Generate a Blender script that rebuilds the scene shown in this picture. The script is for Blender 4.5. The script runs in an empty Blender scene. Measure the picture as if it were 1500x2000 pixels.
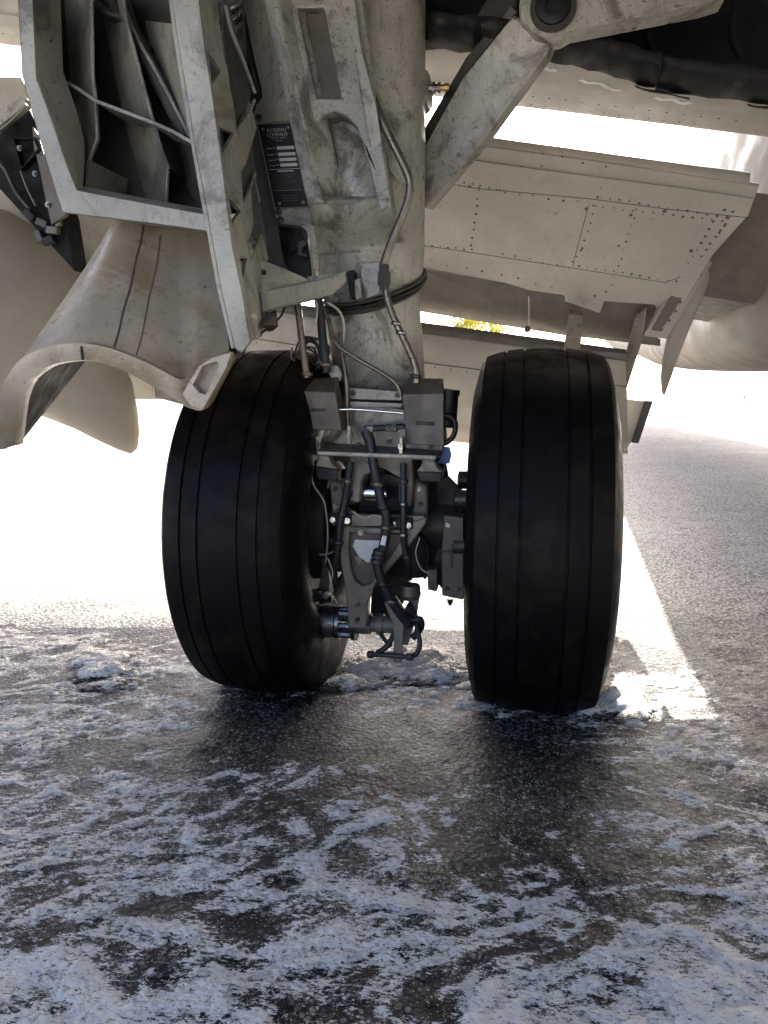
import bpy, bmesh, math, random
import numpy as np
from mathutils import Vector, Matrix, geometry
R = math.radians
random.seed(7)
scene = bpy.context.scene
col = scene.collection

# ------------------------------------------------------------------ camera, sky, sun, exposure
FPX = 1500.0                                   # focal length in pixels of the 1500 x 2000 photograph
CAM = Vector((.345, -2.488, 1.01))
PITCH, YAW = R(9.83), R(10)
cd = bpy.data.cameras.new('camera'); cam = bpy.data.objects.new('camera', cd); col.objects.link(cam)
cam.location = CAM; cam.rotation_euler = (R(90) - PITCH, 0, YAW)
cd.sensor_fit = 'VERTICAL'; cd.sensor_height = 24; cd.lens = 24 * FPX / 2000
cd.clip_start = .02; cd.clip_end = 3000
scene.camera = cam
SUN_EL, SUN_AZ = R(36), R(7.2)                   # azimuth measured from +Y (aft) towards +X (fuselage)
sdir = Vector((math.sin(SUN_AZ) * math.cos(SUN_EL), math.cos(SUN_AZ) * math.cos(SUN_EL), math.sin(SUN_EL)))
w = bpy.data.worlds.new('World'); scene.world = w; w.use_nodes = True
nt = w.node_tree; bg = nt.nodes['Background']
sky = nt.nodes.new('ShaderNodeTexSky'); sky.sky_type = 'NISHITA'; sky.sun_disc = False
sky.sun_elevation = SUN_EL; sky.sun_rotation = SUN_AZ; sky.dust_density = 4.0; sky.air_density = .36; sky.ozone_density = .4
nt.links.new(sky.outputs[0], bg.inputs[0]); bg.inputs[1].default_value = .15
sl = bpy.data.lights.new('sun', 'SUN'); sl.energy = 5.0; sl.angle = R(.53); sl.color = (1, .95, .87)
so = bpy.data.objects.new('sun', sl); col.objects.link(so)
so.rotation_euler = sdir.to_track_quat('Z', 'Y').to_euler()
vs = scene.view_settings; vs.view_transform = 'Standard'; vs.look = 'None'; vs.gamma = 1; vs.use_curve_mapping = False
vs.exposure = 2.9

# ------------------------------------------------------------------ pixel rays of the photograph -> points of the place
_f = Vector((-math.sin(YAW) * math.cos(PITCH), math.cos(YAW) * math.cos(PITCH), -math.sin(PITCH)))
_r = Vector((math.cos(YAW), math.sin(YAW), 0)); _u = _r.cross(_f)
def ray(x, y): return _r * ((x - 750) / FPX) - _u * ((y - 1000) / FPX) + _f
def P(x, y, v):
    d = ray(x, y); return CAM + d * ((v - CAM.y) / d.y)
def PX(x, y, X):
    d = ray(x, y); return CAM + d * ((X - CAM.x) / d.x)
def PP(x, y, n, c):                             # n . p = c
    n = Vector(n); d = ray(x, y); return CAM + d * ((c - n.dot(CAM)) / n.dot(d))
def mpp(v): return (v - CAM.y) / FPX * 1.02     # metres per photo pixel near Y = v

# ------------------------------------------------------------------ materials
def mat(name, base, rough=.5, metal=0.0, var=.25, dirt=None, dirt_amt=0.0, dirt_scale=6, spot=None, spot_amt=0.0, spot_scale=45,
        bump=.15, bump_scale=120, spec=.5, scratch=0.0, scale=3.0):
    m = bpy.data.materials.new(name); m.use_nodes = True
    n = m.node_tree.nodes; l = m.node_tree.links; b = n['Principled BSDF']
    b.inputs['Roughness'].default_value = rough; b.inputs['Metallic'].default_value = metal
    b.inputs['Specular IOR Level'].default_value = spec
    tc = n.new('ShaderNodeTexCoord')
    def noise(s, det=4, rg=.55, dist=0.0, vec=None):
        q = n.new('ShaderNodeTexNoise'); q.inputs['Scale'].default_value = s; q.inputs['Detail'].default_value = det
        q.inputs['Roughness'].default_value = rg; q.inputs['Distortion'].default_value = dist
        l.new(vec or tc.outputs['Object'], q.inputs['Vector']); return q.outputs['Fac']
    def ramp(f, a, c, lo=0.0, hi=1.0):
        q = n.new('ShaderNodeMapRange'); q.interpolation_type = 'SMOOTHSTEP'
        q.inputs[1].default_value = a; q.inputs[2].default_value = c; q.inputs[3].default_value = lo; q.inputs[4].default_value = hi
        l.new(f, q.inputs[0]); return q.outputs[0]
    def mix(fac, a, c, mode='MIX'):
        q = n.new('ShaderNodeMix'); q.data_type = 'RGBA'; q.blend_type = mode
        if isinstance(fac, float): q.inputs[0].default_value = fac
        else: l.new(fac, q.inputs[0])
        for i, s in ((6, a), (7, c)):
            if isinstance(s, tuple): q.inputs[i].default_value = (*s, 1)
            else: l.new(s, q.inputs[i])
        return q.outputs[2]
    c = mix(ramp(noise(scale, 6, .6), .3, .7), tuple(x * (1 - var) for x in base), tuple(min(1, x * (1 + var * .35)) for x in base))
    c = mix(ramp(noise(scale * 18, 3, .6), .3, .75, 0, .35 * min(1, var * 3)), c, tuple(x * .72 for x in base))
    if dirt:
        lo = .60 - .22 * dirt_amt
        c = mix(ramp(noise(dirt_scale, 10, .72, 1.0), lo, lo + .13, 0, min(.85, .25 + dirt_amt)), c, dirt)
        ms = n.new('ShaderNodeMapping'); ms.inputs['Scale'].default_value = (26, 26, 3.2); ms.inputs['Rotation'].default_value = (.12, .2, 0)
        l.new(tc.outputs['Object'], ms.inputs['Vector'])
        c = mix(ramp(noise(1.0, 6, .7, .3, ms.outputs[0]), .52, .70, 0, min(.7, dirt_amt * 1.3)), c, tuple(.5 * x + .25 * y for x, y in zip(dirt, base)))
        c = mix(ramp(noise(150, 2, .6), .64, .68, 0, min(.8, dirt_amt * 2)), c, tuple(x * .6 for x in dirt))
    if scratch:
        mp = n.new('ShaderNodeMapping'); mp.inputs['Scale'].default_value = (160, 60, 9); mp.inputs['Rotation'].default_value = (.3, .5, .2)
        l.new(tc.outputs['Object'], mp.inputs['Vector'])
        c = mix(ramp(noise(1.0, 3, .6, .6, mp.outputs[0]), .66, .74, 0, scratch), c, tuple(x * .35 for x in base))
    if spot:
        g = ramp(noise(spot_scale, 7, .75, .8), .64 - .07 * spot_amt, .67 - .07 * spot_amt, 0, .9)
        msk = ramp(noise(5.0, 3), .45, .58)
        q = n.new('ShaderNodeMath'); q.operation = 'MULTIPLY'; l.new(g, q.inputs[0]); l.new(msk, q.inputs[1])
        c = mix(q.outputs[0], c, spot)
    l.new(c, b.inputs['Base Color'])
    rr = ramp(noise(scale * 6, 5), .3, .7, max(.05, rough - .12), min(1, rough + .15)); l.new(rr, b.inputs['Roughness'])
    if bump:
        bp = n.new('ShaderNodeBump'); bp.inputs['Strength'].default_value = bump; bp.inputs['Distance'].default_value = .002
        l.new(noise(bump_scale, 5, .65), bp.inputs['Height']); l.new(bp.outputs[0], b.inputs['Normal'])
    return m
GRIME = (.05, .042, .034)
M = {}
M['strut'] = mat('strut_grey_paint', (.30, .288, .24), .38, dirt=(.05, .042, .032), dirt_amt=.5, dirt_scale=6, spot=(.07, .036, .02), spot_amt=.9, scratch=.6, var=.35, bump=.4, bump_scale=90)
M['door'] = mat('door_grey_paint', (.285, .275, .225), .42, dirt=(.055, .048, .038), dirt_amt=.45, dirt_scale=5, spot=(.05, .034, .024), spot_amt=.4, scratch=.5, var=.35, bump=.3)
M['doorin'] = mat('door_inner_shade', (.045, .043, .038), .55, dirt=(.025, .022, .018), dirt_amt=.4, dirt_scale=5, bump=.2, var=.35)  # near black on inner faces: shade of the bays put into the colour
M['lower'] = mat('lower_door_paint', (.27, .236, .175), .36, dirt=(.15, .105, .05), dirt_amt=.5, dirt_scale=2.6, spot=(.06, .05, .04), spot_amt=.3, scratch=.5, var=.35, scale=2.2)
M['skin'] = mat('wing_skin_paint', (.325, .298, .25), .48, var=.25, dirt=(.21, .17, .125), dirt_amt=.22, dirt_scale=2, spot=(.08, .06, .05), spot_amt=.15, scratch=.35, bump=.06, bump_scale=200, scale=1.6)
M['skin2'] = mat('fairing_paint', (.25, .222, .178), .62, var=.2, scratch=.2, bump=.04, spec=.22, scale=1.2)
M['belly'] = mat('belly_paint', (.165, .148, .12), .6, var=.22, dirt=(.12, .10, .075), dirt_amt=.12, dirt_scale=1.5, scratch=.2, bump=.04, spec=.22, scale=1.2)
M['cove'] = mat('cove_shade_paint', (.10, .085, .065), .5, var=.3, dirt=GRIME, dirt_amt=.35, dirt_scale=4)  # skin colour darkened, with the shade of the cove put into it
M['seam'] = mat('seam_sealant', (.035, .03, .026), .7, var=.2)
M['rubber'] = mat('tyre_rubber', (.0026, .0025, .0027), .5, var=.5, dirt=(.012, .0085, .006), dirt_amt=.4, dirt_scale=4, bump=.4, bump_scale=60, spec=.10)
M['seal'] = mat('seal_rubber', (.010, .0095, .009), .6, var=.35, dirt=(.05, .045, .04), dirt_amt=.2, spec=.25)
M['black'] = mat('black_plastic', (.006, .006, .0065), .5, var=.3, dirt=(.03, .027, .024), dirt_amt=.12, spec=.3)
M['hose'] = mat('hose_sleeve', (.010, .013, .015), .5, var=.35, dirt=(.04, .035, .03), dirt_amt=.25, bump=.5, bump_scale=300)
M['pipe'] = mat('pipe_metal', (.16, .142, .112), .33, metal=.7, var=.3, dirt=GRIME, dirt_amt=.3)
M['steel'] = mat('oily_steel', (.26, .25, .23), .3, metal=.9, var=.35, dirt=GRIME, dirt_amt=.5, dirt_scale=14)
M['chrome'] = mat('bright_steel', (.62, .60, .57), .14, metal=1, var=.1, bump=0)
M['iron'] = mat('dark_iron', (.04, .037, .033), .45, metal=.4, var=.4, dirt=(.11, .085, .06), dirt_amt=.2, dirt_scale=12, bump=.4)
M['link'] = mat('link_paint', (.17, .145, .11), .42, var=.35, dirt=GRIME, dirt_amt=.45, dirt_scale=9, spot=(.04, .03, .02), spot_amt=.6, bump=.3)
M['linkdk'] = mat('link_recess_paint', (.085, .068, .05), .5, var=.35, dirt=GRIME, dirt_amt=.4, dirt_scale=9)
M['box'] = mat('box_brown_paint', (.075, .06, .045), .5, var=.25, dirt=(.02, .017, .014), dirt_amt=.35, dirt_scale=14, scratch=.4)
M['brass'] = mat('brass', (.45, .30, .10), .3, metal=.9, var=.3, dirt=GRIME, dirt_amt=.3)
M['white'] = mat('white_label', (.62, .61, .58), .5, var=.2, dirt=GRIME, dirt_amt=.15, dirt_scale=30)
M['blue'] = mat('blue_tag', (.10, .17, .42), .55, var=.3)
M['print'] = mat('white_print', (.42, .42, .40), .5, var=.3)
M['rivet'] = mat('rivet_head', (.07, .055, .042), .5, var=.4)
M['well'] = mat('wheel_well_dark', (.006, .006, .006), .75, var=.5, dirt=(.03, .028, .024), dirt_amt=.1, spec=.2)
M['wire'] = mat('pale_wire', (.40, .37, .31), .5, var=.3)

# ------------------------------------------------------------------ mesh helpers
def obj(name, verts, faces, m, parent=None, smooth=None, bevel=0, kind=None, seg=2):
    me = bpy.data.meshes.new(name); me.from_pydata([tuple(v) for v in verts], [], faces); me.validate(); 
    bm = bmesh.new(); bm.from_mesh(me); bmesh.ops.recalc_face_normals(bm, faces=bm.faces); bm.to_mesh(me); bm.free()
    if smooth is not None:
        me.shade_smooth(); me.set_sharp_from_angle(angle=R(smooth))
    me.materials.append(M[m] if isinstance(m, str) else m)
    o = bpy.data.objects.new(name, me); col.objects.link(o)
    if bevel:
        b = o.modifiers.new('bevel', 'BEVEL'); b.width = bevel; b.segments = seg; b.limit_method = 'ANGLE'; b.angle_limit = R(35)
        if smooth is None:
            me.shade_smooth(); me.set_sharp_from_angle(angle=R(40)); b.harden_normals = False
    if parent: adopt(o, parent)
    if kind: o['kind'] = kind
    return o
def adopt(o, parent):
    o.parent = parent
    if parent.type == 'EMPTY': o.matrix_parent_inverse = Matrix.Translation(-parent.location)   # parts are modelled where they stand
def thing(name, label, cat, loc=(0, 0, 0), group=None):
    o = bpy.data.objects.new(name, None); col.objects.link(o); o.location = loc; o.empty_display_size = .1
    o['label'] = label; o['category'] = cat
    if group: o['group'] = group
    return o
def norm_of(pts):
    n = Vector((0, 0, 0))
    for a, b in zip(pts, pts[1:] + pts[:1]): n += (a - CAM).cross(b - CAM)
    n.normalize()
    c = sum(pts, Vector()) / len(pts)
    return n if n.dot(CAM - c) > 0 else -n        # towards the viewer
def plate(name, pts, t, m, parent=None, holes=(), bevel=.003, smooth=None, along=None):
    """polygon (3D points) with holes, thickened by t away from its seen side"""
    pts = [Vector(p) for p in pts]; holes = [[Vector(p) for p in h] for h in holes]
    n = norm_of(pts)
    off = (Vector(along) if along else -n) * t
    allp = pts + [p for h in holes for p in h]
    # flatten to 2D for tessellation
    ax = (pts[1] - pts[0]).normalized(); ay = n.cross(ax).normalized(); o0 = pts[0]
    loops = [[Vector(((p - o0).dot(ax), (p - o0).dot(ay), 0)) for p in L] for L in [pts] + holes]
    tris = geometry.tessellate_polygon(loops)
    N = len(allp); V = allp + [p + off for p in allp]; F = []
    for a, b, c in tris: F.append((a, b, c)); F.append((a + N, c + N, b + N))
    s = 0
    for L in [pts] + holes:
        k = len(L)
        for i in range(k): F.append((s + i, s + (i + 1) % k, s + (i + 1) % k + N, s + i + N))
        s += k
    return obj(name, V, F, m, parent, smooth, bevel)
def ppl(name, px, v, t, m, parent=None, holes=(), **k):     # polygon of photo pixels on the plane Y = v (or own v per vertex)
    f = lambda q: P(q[0], q[1], q[2] if len(q) > 2 else v)
    return plate(name, [f(q) for q in px], t, m, parent, [[f(q) for q in h] for h in holes], **k)
def spline(pts, n=6):
    pts = [Vector(p) for p in pts]
    if len(pts) < 3: return pts
    out = []; e = [pts[0] * 2 - pts[1]] + pts + [pts[-1] * 2 - pts[-2]]
    for i in range(1, len(e) - 2):
        a, b, c, d = e[i - 1:i + 3]
        for k in range(n):
            t = k / n
            out.append(.5 * ((2 * b) + (c - a) * t + (2 * a - 5 * b + 4 * c - d) * t * t + (3 * b - a - 3 * c + d) * t ** 3))
    out.append(pts[-1]); return out
def tube(name, pts, r, m, parent=None, n=10, sm=True, close=True, res=6):
    pts = spline(pts, res) if sm else [Vector(p) for p in pts]
    V = []; F = []; up = Vector((.31, .17, .93)).normalized(); k = len(pts)
    for i, p in enumerate(pts):
        t = (pts[min(i + 1, k - 1)] - pts[max(i - 1, 0)]).normalized()
        a = up - t * up.dot(t)
        a = a.normalized() if a.length > 1e-4 else t.orthogonal().normalized()
        up = a; b = t.cross(a)
        rr = r(i / (k - 1)) if callable(r) else r
        for j in range(n):
            q = 2 * math.pi * j / n; V.append(p + a * (rr * math.cos(q)) + b * (rr * math.sin(q)))
    for i in range(k - 1):
        for j in range(n): F.append((i * n + j, i * n + (j + 1) % n, (i + 1) * n + (j + 1) % n, (i + 1) * n + j))
    if close: F.append(tuple(range(n))); F.append(tuple(range((k - 1) * n, k * n)))
    return obj(name, V, F, m, parent, smooth=50)
def ptube(name, px, v, r, m, parent=None, **k):             # pixel polyline, radius in metres
    return tube(name, [P(q[0], q[1], q[2] if len(q) > 2 else v) for q in px], r, m, parent, **k)
def lathe(name, prof, o, axis, m, parent=None, n=48, smooth=35, xref=None, post=None, bevel=0):
    """prof: (distance along axis, radius)"""
    axis = Vector(axis).normalized(); a = (Vector(xref) - axis * Vector(xref).dot(axis)).normalized() if xref else axis.orthogonal().normalized()
    b = axis.cross(a); o = Vector(o); V = []; F = []; k = len(prof)
    for (t, r) in prof:
        for j in range(n):
            q = 2 * math.pi * j / n; V.append(o + axis * t + a * (r * math.cos(q)) + b * (r * math.sin(q)))
    for i in range(k - 1):
        for j in range(n): F.append((i * n + j, i * n + (j + 1) % n, (i + 1) * n + (j + 1) % n, (i + 1) * n + j))
    if prof[0][1] > 1e-5: F.append(tuple(range(n)))
    if prof[-1][1] > 1e-5: F.append(tuple(range((k - 1) * n, k * n)))
    if post: V = [post(v) for v in V]
    return obj(name, V, F, m, parent, smooth=smooth, bevel=bevel)
def box(name, c, s, m, parent=None, bevel=.004, rot=None):
    c = Vector(c); V = []
    for x in (-1, 1):
        for y in (-1, 1):
            for z in (-1, 1):
                q = Vector((x * s[0] / 2, y * s[1] / 2, z * s[2] / 2))
                if rot: q = rot @ q
                V.append(c + q)
    F = [(0, 1, 3, 2), (4, 6, 7, 5), (0, 4, 5, 1), (2, 3, 7, 6), (0, 2, 6, 4), (1, 5, 7, 3)]
    return obj(name, V, F, m, parent, bevel=bevel)
def loft(name, rows, m, parent=None, thick=0, smooth=50, closed=False, caps=False, bevel=0):
    V = [Vector(p) for r_ in rows for p in r_]; n = len(rows[0]); F = []
    for i in range(len(rows) - 1):
        for j in range(n - (0 if closed else 1)):
            F.append((i * n + j, i * n + (j + 1) % n, (i + 1) * n + (j + 1) % n, (i + 1) * n + j))
    if caps: F.append(tuple(range(n))); F.append(tuple(range((len(rows) - 1) * n, len(rows) * n)))
    o = obj(name, V, F, m, parent, smooth=smooth)
    if thick:
        s = o.modifiers.new('solid', 'SOLIDIFY'); s.thickness = abs(thick); s.offset = 1 if thick > 0 else -1
    if bevel:
        b = o.modifiers.new('bevel', 'BEVEL'); b.width = bevel; b.segments = 2; b.limit_method = 'ANGLE'; b.angle_limit = R(40)
    return o
def domes(name, pts, n, r, m, parent, h=.35, seg=8, jit=0):
    """many rivet heads joined in one part: pts on a surface, n the outward normal"""
    n = Vector(n).normalized(); a = n.orthogonal().normalized(); b = n.cross(a); V = []; F = []
    for p in pts:
        rr = r * (1 + random.uniform(-jit, jit)); s = len(V)
        for k, (q, t) in enumerate(((1, 0), (.75, h * .75))):
            for j in range(seg):
                g = 2 * math.pi * j / seg; V.append(p + (a * math.cos(g) + b * math.sin(g)) * (rr * q) + n * (rr * t))
        V.append(p + n * rr * h)
        for j in range(seg):
            F.append((s + j, s + (j + 1) % seg, s + seg + (j + 1) % seg, s + seg + j)); F.append((s + seg + j, s + seg + (j + 1) % seg, s + 2 * seg))
    o = obj(name, V, F, m, parent, smooth=60); o['kind'] = 'stuff'; return o
def ribbon(name, pts, n, wd, m, parent, lift=.0015):
    """thin raised sealant line along a polyline on a surface with normal n"""
    pts = [Vector(p) for p in pts]; n = Vector(n).normalized(); V = []; F = []
    for i, p in enumerate(pts):
        t = (pts[min(i + 1, len(pts) - 1)] - pts[max(i - 1, 0)]).normalized(); s = t.cross(n).normalized() * (wd / 2)
        V += [p - s - n * .001, p - s + n * lift, p + s + n * lift, p + s - n * .001]
    for i in range(len(pts) - 1):
        for j in range(3): F.append((i * 4 + j, i * 4 + j + 1, i * 4 + j + 5, i * 4 + j + 4))
    return obj(name, V, F, m, parent)
def subdivide(px, k):
    out = []
    for a, b in zip(px, px[1:]):
        for i in range(k): out.append(tuple(a[j] + (b[j] - a[j]) * i / k for j in range(len(a))))
    out.append(tuple(px[-1])); return out

# ================================================================== THE SETTING: ground
def vnoise(x, y, seed):
    xi = np.floor(x).astype(np.int64); yi = np.floor(y).astype(np.int64); fx = x - xi; fy = y - yi
    def h(a, b):
        q = (a * 374761393 + b * 668265263 + seed * 1274126177) & 0xffffffff
        q = ((q ^ (q >> 13)) * 1274126177) & 0xffffffff
        return ((q ^ (q >> 16)) & 0xffff) / 65535.0
    fx = fx * fx * (3 - 2 * fx); fy = fy * fy * (3 - 2 * fy)
    return (h(xi, yi) * (1 - fx) + h(xi + 1, yi) * fx) * (1 - fy) + (h(xi, yi + 1) * (1 - fx) + h(xi + 1, yi + 1) * fx) * fy
def fbm(x, y, s, o=5, seed=1, g=.5):
    t = 0; a = 1; tot = 0
    for i in range(o): t = t + a * vnoise(x * s, y * s, seed + i * 17); tot += a; a *= g; s *= 2.03
    return t / tot
def sstep(a, b, x): t = np.clip((x - a) / (b - a), 0, 1); return t * t * (3 - 2 * t)
XS = np.concatenate([np.linspace(-60, -4, 15)[:-1], np.linspace(-4, -1.9, 90)[:-1], np.arange(-1.9, 1.5, .0075), np.linspace(1.5, 4, 90)[1:], np.linspace(4, 60, 15)[1:]])
YS = np.concatenate([np.linspace(-30, -1.75, 12)[:-1], np.arange(-1.75, .9, .0075), np.linspace(.9, 4, 160)[1:], np.linspace(4, 70, 30)[1:]])
gx, gy = np.meshgrid(XS, YS)
# ridges of suds run obliquely over the tarmac
c_, s_ = math.cos(.45), math.sin(.45)
rx, ry = gx * c_ + gy * s_, -gx * s_ + gy * c_
wx = fbm(gx, gy, 2.2, 3, 5) - .5; wy = fbm(gx, gy, 2.2, 3, 9) - .5
ridge = fbm((rx + wx * .5) * .55, (ry + wy * .35) * 1.15, 7.0, 5, 21, .58)
fine = fbm((rx + wx * .2) * .6, ry + wy * .1, 34, 4, 33, .6)
def bump2(cx, cy, sx, sy, rot=0):
    c, s = math.cos(rot), math.sin(rot); dx = gx - cx; dy = gy - cy
    return np.exp(-(((dx * c + dy * s) / sx) ** 2 + ((-dx * s + dy * c) / sy) ** 2))
dark = np.clip(1.05 * bump2(.40, -.52, .25, .24) + .95 * bump2(-.36, -.44, .24, .22) + .25 * bump2(.05, -.46, .5, .2) + .35 * bump2(.42, -.85, .18, .2), 0, 1)  # suds thinned before the tyres, painting in their dark reflection
lace = (1 - np.abs(2 * fbm((rx + wx * .6) * .6, ry + wy * .5, 13.0, 4, 61, .55) - 1)) ** 4
cover = .535 + .9 * (ridge - .5) + 1.0 * (fine - .5) + .40 * (lace - .35)
cover += .16 * sstep(-.9, -1.6, gy) + .10 * sstep(-.2, -1.1, gx) + .10 * sstep(.35, .9, gx) * sstep(-.5, -.9, gy)
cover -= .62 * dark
cover -= .9 * sstep(.10, .50, gy) * (1 - .6 * sstep(-.35, -.1, gx) * (1 - sstep(.2, .3, gx)))
cover -= .7 * sstep(.98, 1.12, gx) * sstep(-.45, -.1, gy)
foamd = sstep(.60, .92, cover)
lump = np.zeros_like(gx)
for (cx, cy, sx, sy, h) in ((.0, .12, .16, .13, .055), (.10, .02, .10, .06, .035), (-.14, .05, .12, .10, .05), (-.22, -.1, .09, .06, .03), (.66, -.10, .075, .10, .055), (.70, -.02, .05, .06, .05), (.58, -.20, .06, .045, .03),
                            (-1.06, -.16, .09, .07, .035), (-1.14, -.04, .10, .06, .022), (-.98, -.24, .10, .05, .02)):
    lump = np.maximum(lump, h * bump2(cx, cy, sx, sy, .4) * (.75 + .6 * (fine - .3)))
inner = ((gx > -1.9) & (gx < 1.5) & (gy > -1.75) & (gy < .9))
gz = (fbm(gx, gy, 1.1, 3, 51) - .5) * .012 + (fbm(gx, gy, 9, 3, 77) - .5) * .010 + (fbm(gx, gy, 60, 1, 78) - .5) * .002
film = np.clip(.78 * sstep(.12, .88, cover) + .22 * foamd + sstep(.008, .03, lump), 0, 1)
ny, nx = gx.shape
idx = np.arange(nx * ny).reshape(ny, nx)
quads = np.stack([idx[:-1, :-1], idx[:-1, 1:], idx[1:, 1:], idx[1:, :-1]], -1).reshape(-1, 4)
def grid_obj(name, z, q, m, attrs, kind):
    used = np.unique(q); remap = np.full(nx * ny, -1); remap[used] = np.arange(len(used))
    co = np.stack([gx.ravel()[used], gy.ravel()[used], z.ravel()[used]], -1); q = remap[q]
    me = bpy.data.meshes.new(name); me.vertices.add(len(co)); me.vertices.foreach_set('co', co.ravel().astype(np.float32))
    me.loops.add(q.size); me.loops.foreach_set('vertex_index', q.ravel().astype(np.int32))
    me.polygons.add(len(q)); me.polygons.foreach_set('loop_start', np.arange(0, q.size, 4, dtype=np.int32))
    for an, av in attrs.items():
        a = me.attributes.new(an, 'FLOAT', 'POINT'); a.data.foreach_set('value', av.ravel()[used].astype(np.float32))
    me.update(calc_edges=True); me.validate(); me.shade_smooth(); me.materials.append(m)
    o = bpy.data.objects.new(name, me); col.objects.link(o); o['kind'] = kind; return o
def ground_mat(foam_only=False):
    m = bpy.data.materials.new('suds' if foam_only else 'wet_asphalt'); m.use_nodes = True
    n = m.node_tree.nodes; l = m.node_tree.links; b = n['Principled BSDF']
    tc = n.new('ShaderNodeTexCoord'); at = n.new('ShaderNodeAttribute'); at.attribute_name = 'film'
    def noise(s, det=4, rg=.6, dist=0.0, vec=None):
        q = n.new('ShaderNodeTexNoise'); q.inputs['Scale'].default_value = s; q.inputs['Detail'].default_value = det; q.inputs['Roughness'].default_value = rg
        q.inputs['Distortion'].default_value = dist; l.new(vec or tc.outputs['Object'], q.inputs['Vector']); return q.outputs['Fac']
    def ramp(f, a, c, lo=0.0, hi=1.0):
        q = n.new('ShaderNodeMapRange'); q.interpolation_type = 'SMOOTHSTEP'
        for i, v in enumerate((a, c, lo, hi)): q.inputs[i + 1].default_value = v
        l.new(f, q.inputs[0]); return q.outputs[0]
    def math_(op, a, c):
        q = n.new('ShaderNodeMath'); q.operation = op
        for i, s in enumerate((a, c)):
            if isinstance(s, (int, float)): q.inputs[i].default_value = s
            else: l.new(s, q.inputs[i])
        return q.outputs[0]
    def mix(fac, a, c):
        q = n.new('ShaderNodeMix'); q.data_type = 'RGBA'; l.new(fac, q.inputs[0])
        for i, s in ((6, a), (7, c)):
            if isinstance(s, tuple): q.inputs[i].default_value = (*s, 1)
            else: l.new(s, q.inputs[i])
        return q.outputs[2]
    vo = n.new('ShaderNodeTexVoronoi'); vo.inputs['Scale'].default_value = 72; vo.inputs['Randomness'].default_value = 1; l.new(tc.outputs['Object'], vo.inputs['Vector'])
    stone = mix(ramp(noise(170, 3), .35, .7), (.018, .018, .018), (.11, .11, .11))
    stone = mix(ramp(vo.outputs['Distance'], .30, .52), stone, (.004, .004, .004))
    sv = n.new('ShaderNodeSeparateColor'); l.new(vo.outputs['Color'], sv.inputs[0])
    stone = mix(ramp(sv.outputs[0], .55, 1.0, 0, .6), stone, (.26, .255, .245))
    stone = mix(ramp(vo.outputs['Distance'], .34, .5), stone, (.004, .004, .004))
    # dry tarmac further back is paler
    geo = n.new('ShaderNodeSeparateXYZ'); l.new(tc.outputs['Object'], geo.inputs[0])
    dry = ramp(math_('ADD', geo.outputs[1], math_('MULTIPLY', noise(2.5, 4), .8)), .5, 1.6)
    dstone = mix(ramp(noise(120, 4), .3, .7), (.34, .325, .30), (.52, .50, .47))
    dstone = mix(ramp(vo.outputs['Distance'], .36, .62, 0, .9), dstone, (.12, .115, .105))
    dstone = mix(ramp(noise(.35, 5), .45, .75, 0, .5), dstone, (.46, .44, .40))
    base = mix(dry, stone, dstone)
    # speckled suds and painted wet glints
    mp = n.new('ShaderNodeMapping'); mp.inputs['Rotation'].default_value = (0, 0, -.5); mp.inputs['Scale'].default_value = (.55, 1.2, 1); l.new(tc.outputs['Object'], mp.inputs[0])
    sp = math_('ADD', math_('MULTIPLY', noise(120, 4, .7, .4, mp.outputs[0]), .62), math_('MULTIPLY', noise(330, 3, .7, .2, mp.outputs[0]), .38))
    thr = math_('SUBTRACT', .62, math_('MULTIPLY', at.outputs['Fac'], .27 if not foam_only else .255))
    q = n.new('ShaderNodeMapRange'); q.interpolation_type = 'SMOOTHSTEP'; l.new(sp, q.inputs[0]); l.new(thr, q.inputs[1]); l.new(math_('ADD', thr, .10), q.inputs[2])
    glint_noise = noise(210, 2, .6); glint_thr = ramp(noise(3.5, 3), .35, .6, .70, .62)
    glint_map = n.new('ShaderNodeMapRange'); l.new(glint_noise, glint_map.inputs[0]); l.new(glint_thr, glint_map.inputs[1]); l.new(math_('ADD', glint_thr, .03), glint_map.inputs[2])
    suds = math_('MAXIMUM', q.outputs[0], math_('MULTIPLY', glint_map.outputs[0], .7))  # suds and painted glints share one white mask
    white = mix(ramp(noise(9, 4), .3, .7), (.80, .765, .70), (.93, .895, .82))
    cl = mix(suds, base, white); l.new(cl, b.inputs['Base Color'])
    rg = math_('ADD', ramp(noise(6, 4), .3, .7, .36, .52), math_('MULTIPLY', math_('MAXIMUM', suds, dry), .4)); l.new(rg, b.inputs['Roughness'])
    b.inputs['Specular IOR Level'].default_value = .07
    h = math_('ADD', math_('MULTIPLY', math_('SUBTRACT', 1.0, vo.outputs['Distance']), .8), math_('MULTIPLY', sp, 1.2))
    bp = n.new('ShaderNodeBump'); bp.inputs['Strength'].default_value = 1; bp.inputs['Distance'].default_value = .012; l.new(h, bp.inputs['Height'])
    l.new(bp.outputs[0], b.inputs['Normal'])
    return m
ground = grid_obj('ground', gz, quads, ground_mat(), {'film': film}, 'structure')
fh = np.clip(foamd - .25, 0, 1) ** 1.2 * .007 * (.4 + fine) + lump + (fbm(gx, gy, 110, 2, 91) - .5) * .0015 * foamd
thick = (foamd > .2) | (lump > .005)
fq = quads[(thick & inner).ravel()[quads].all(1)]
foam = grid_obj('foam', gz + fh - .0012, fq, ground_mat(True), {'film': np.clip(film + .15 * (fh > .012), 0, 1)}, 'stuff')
foam['label'] = 'white washing suds lying in ridges over the wet tarmac'; foam['category'] = 'foam'
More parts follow.
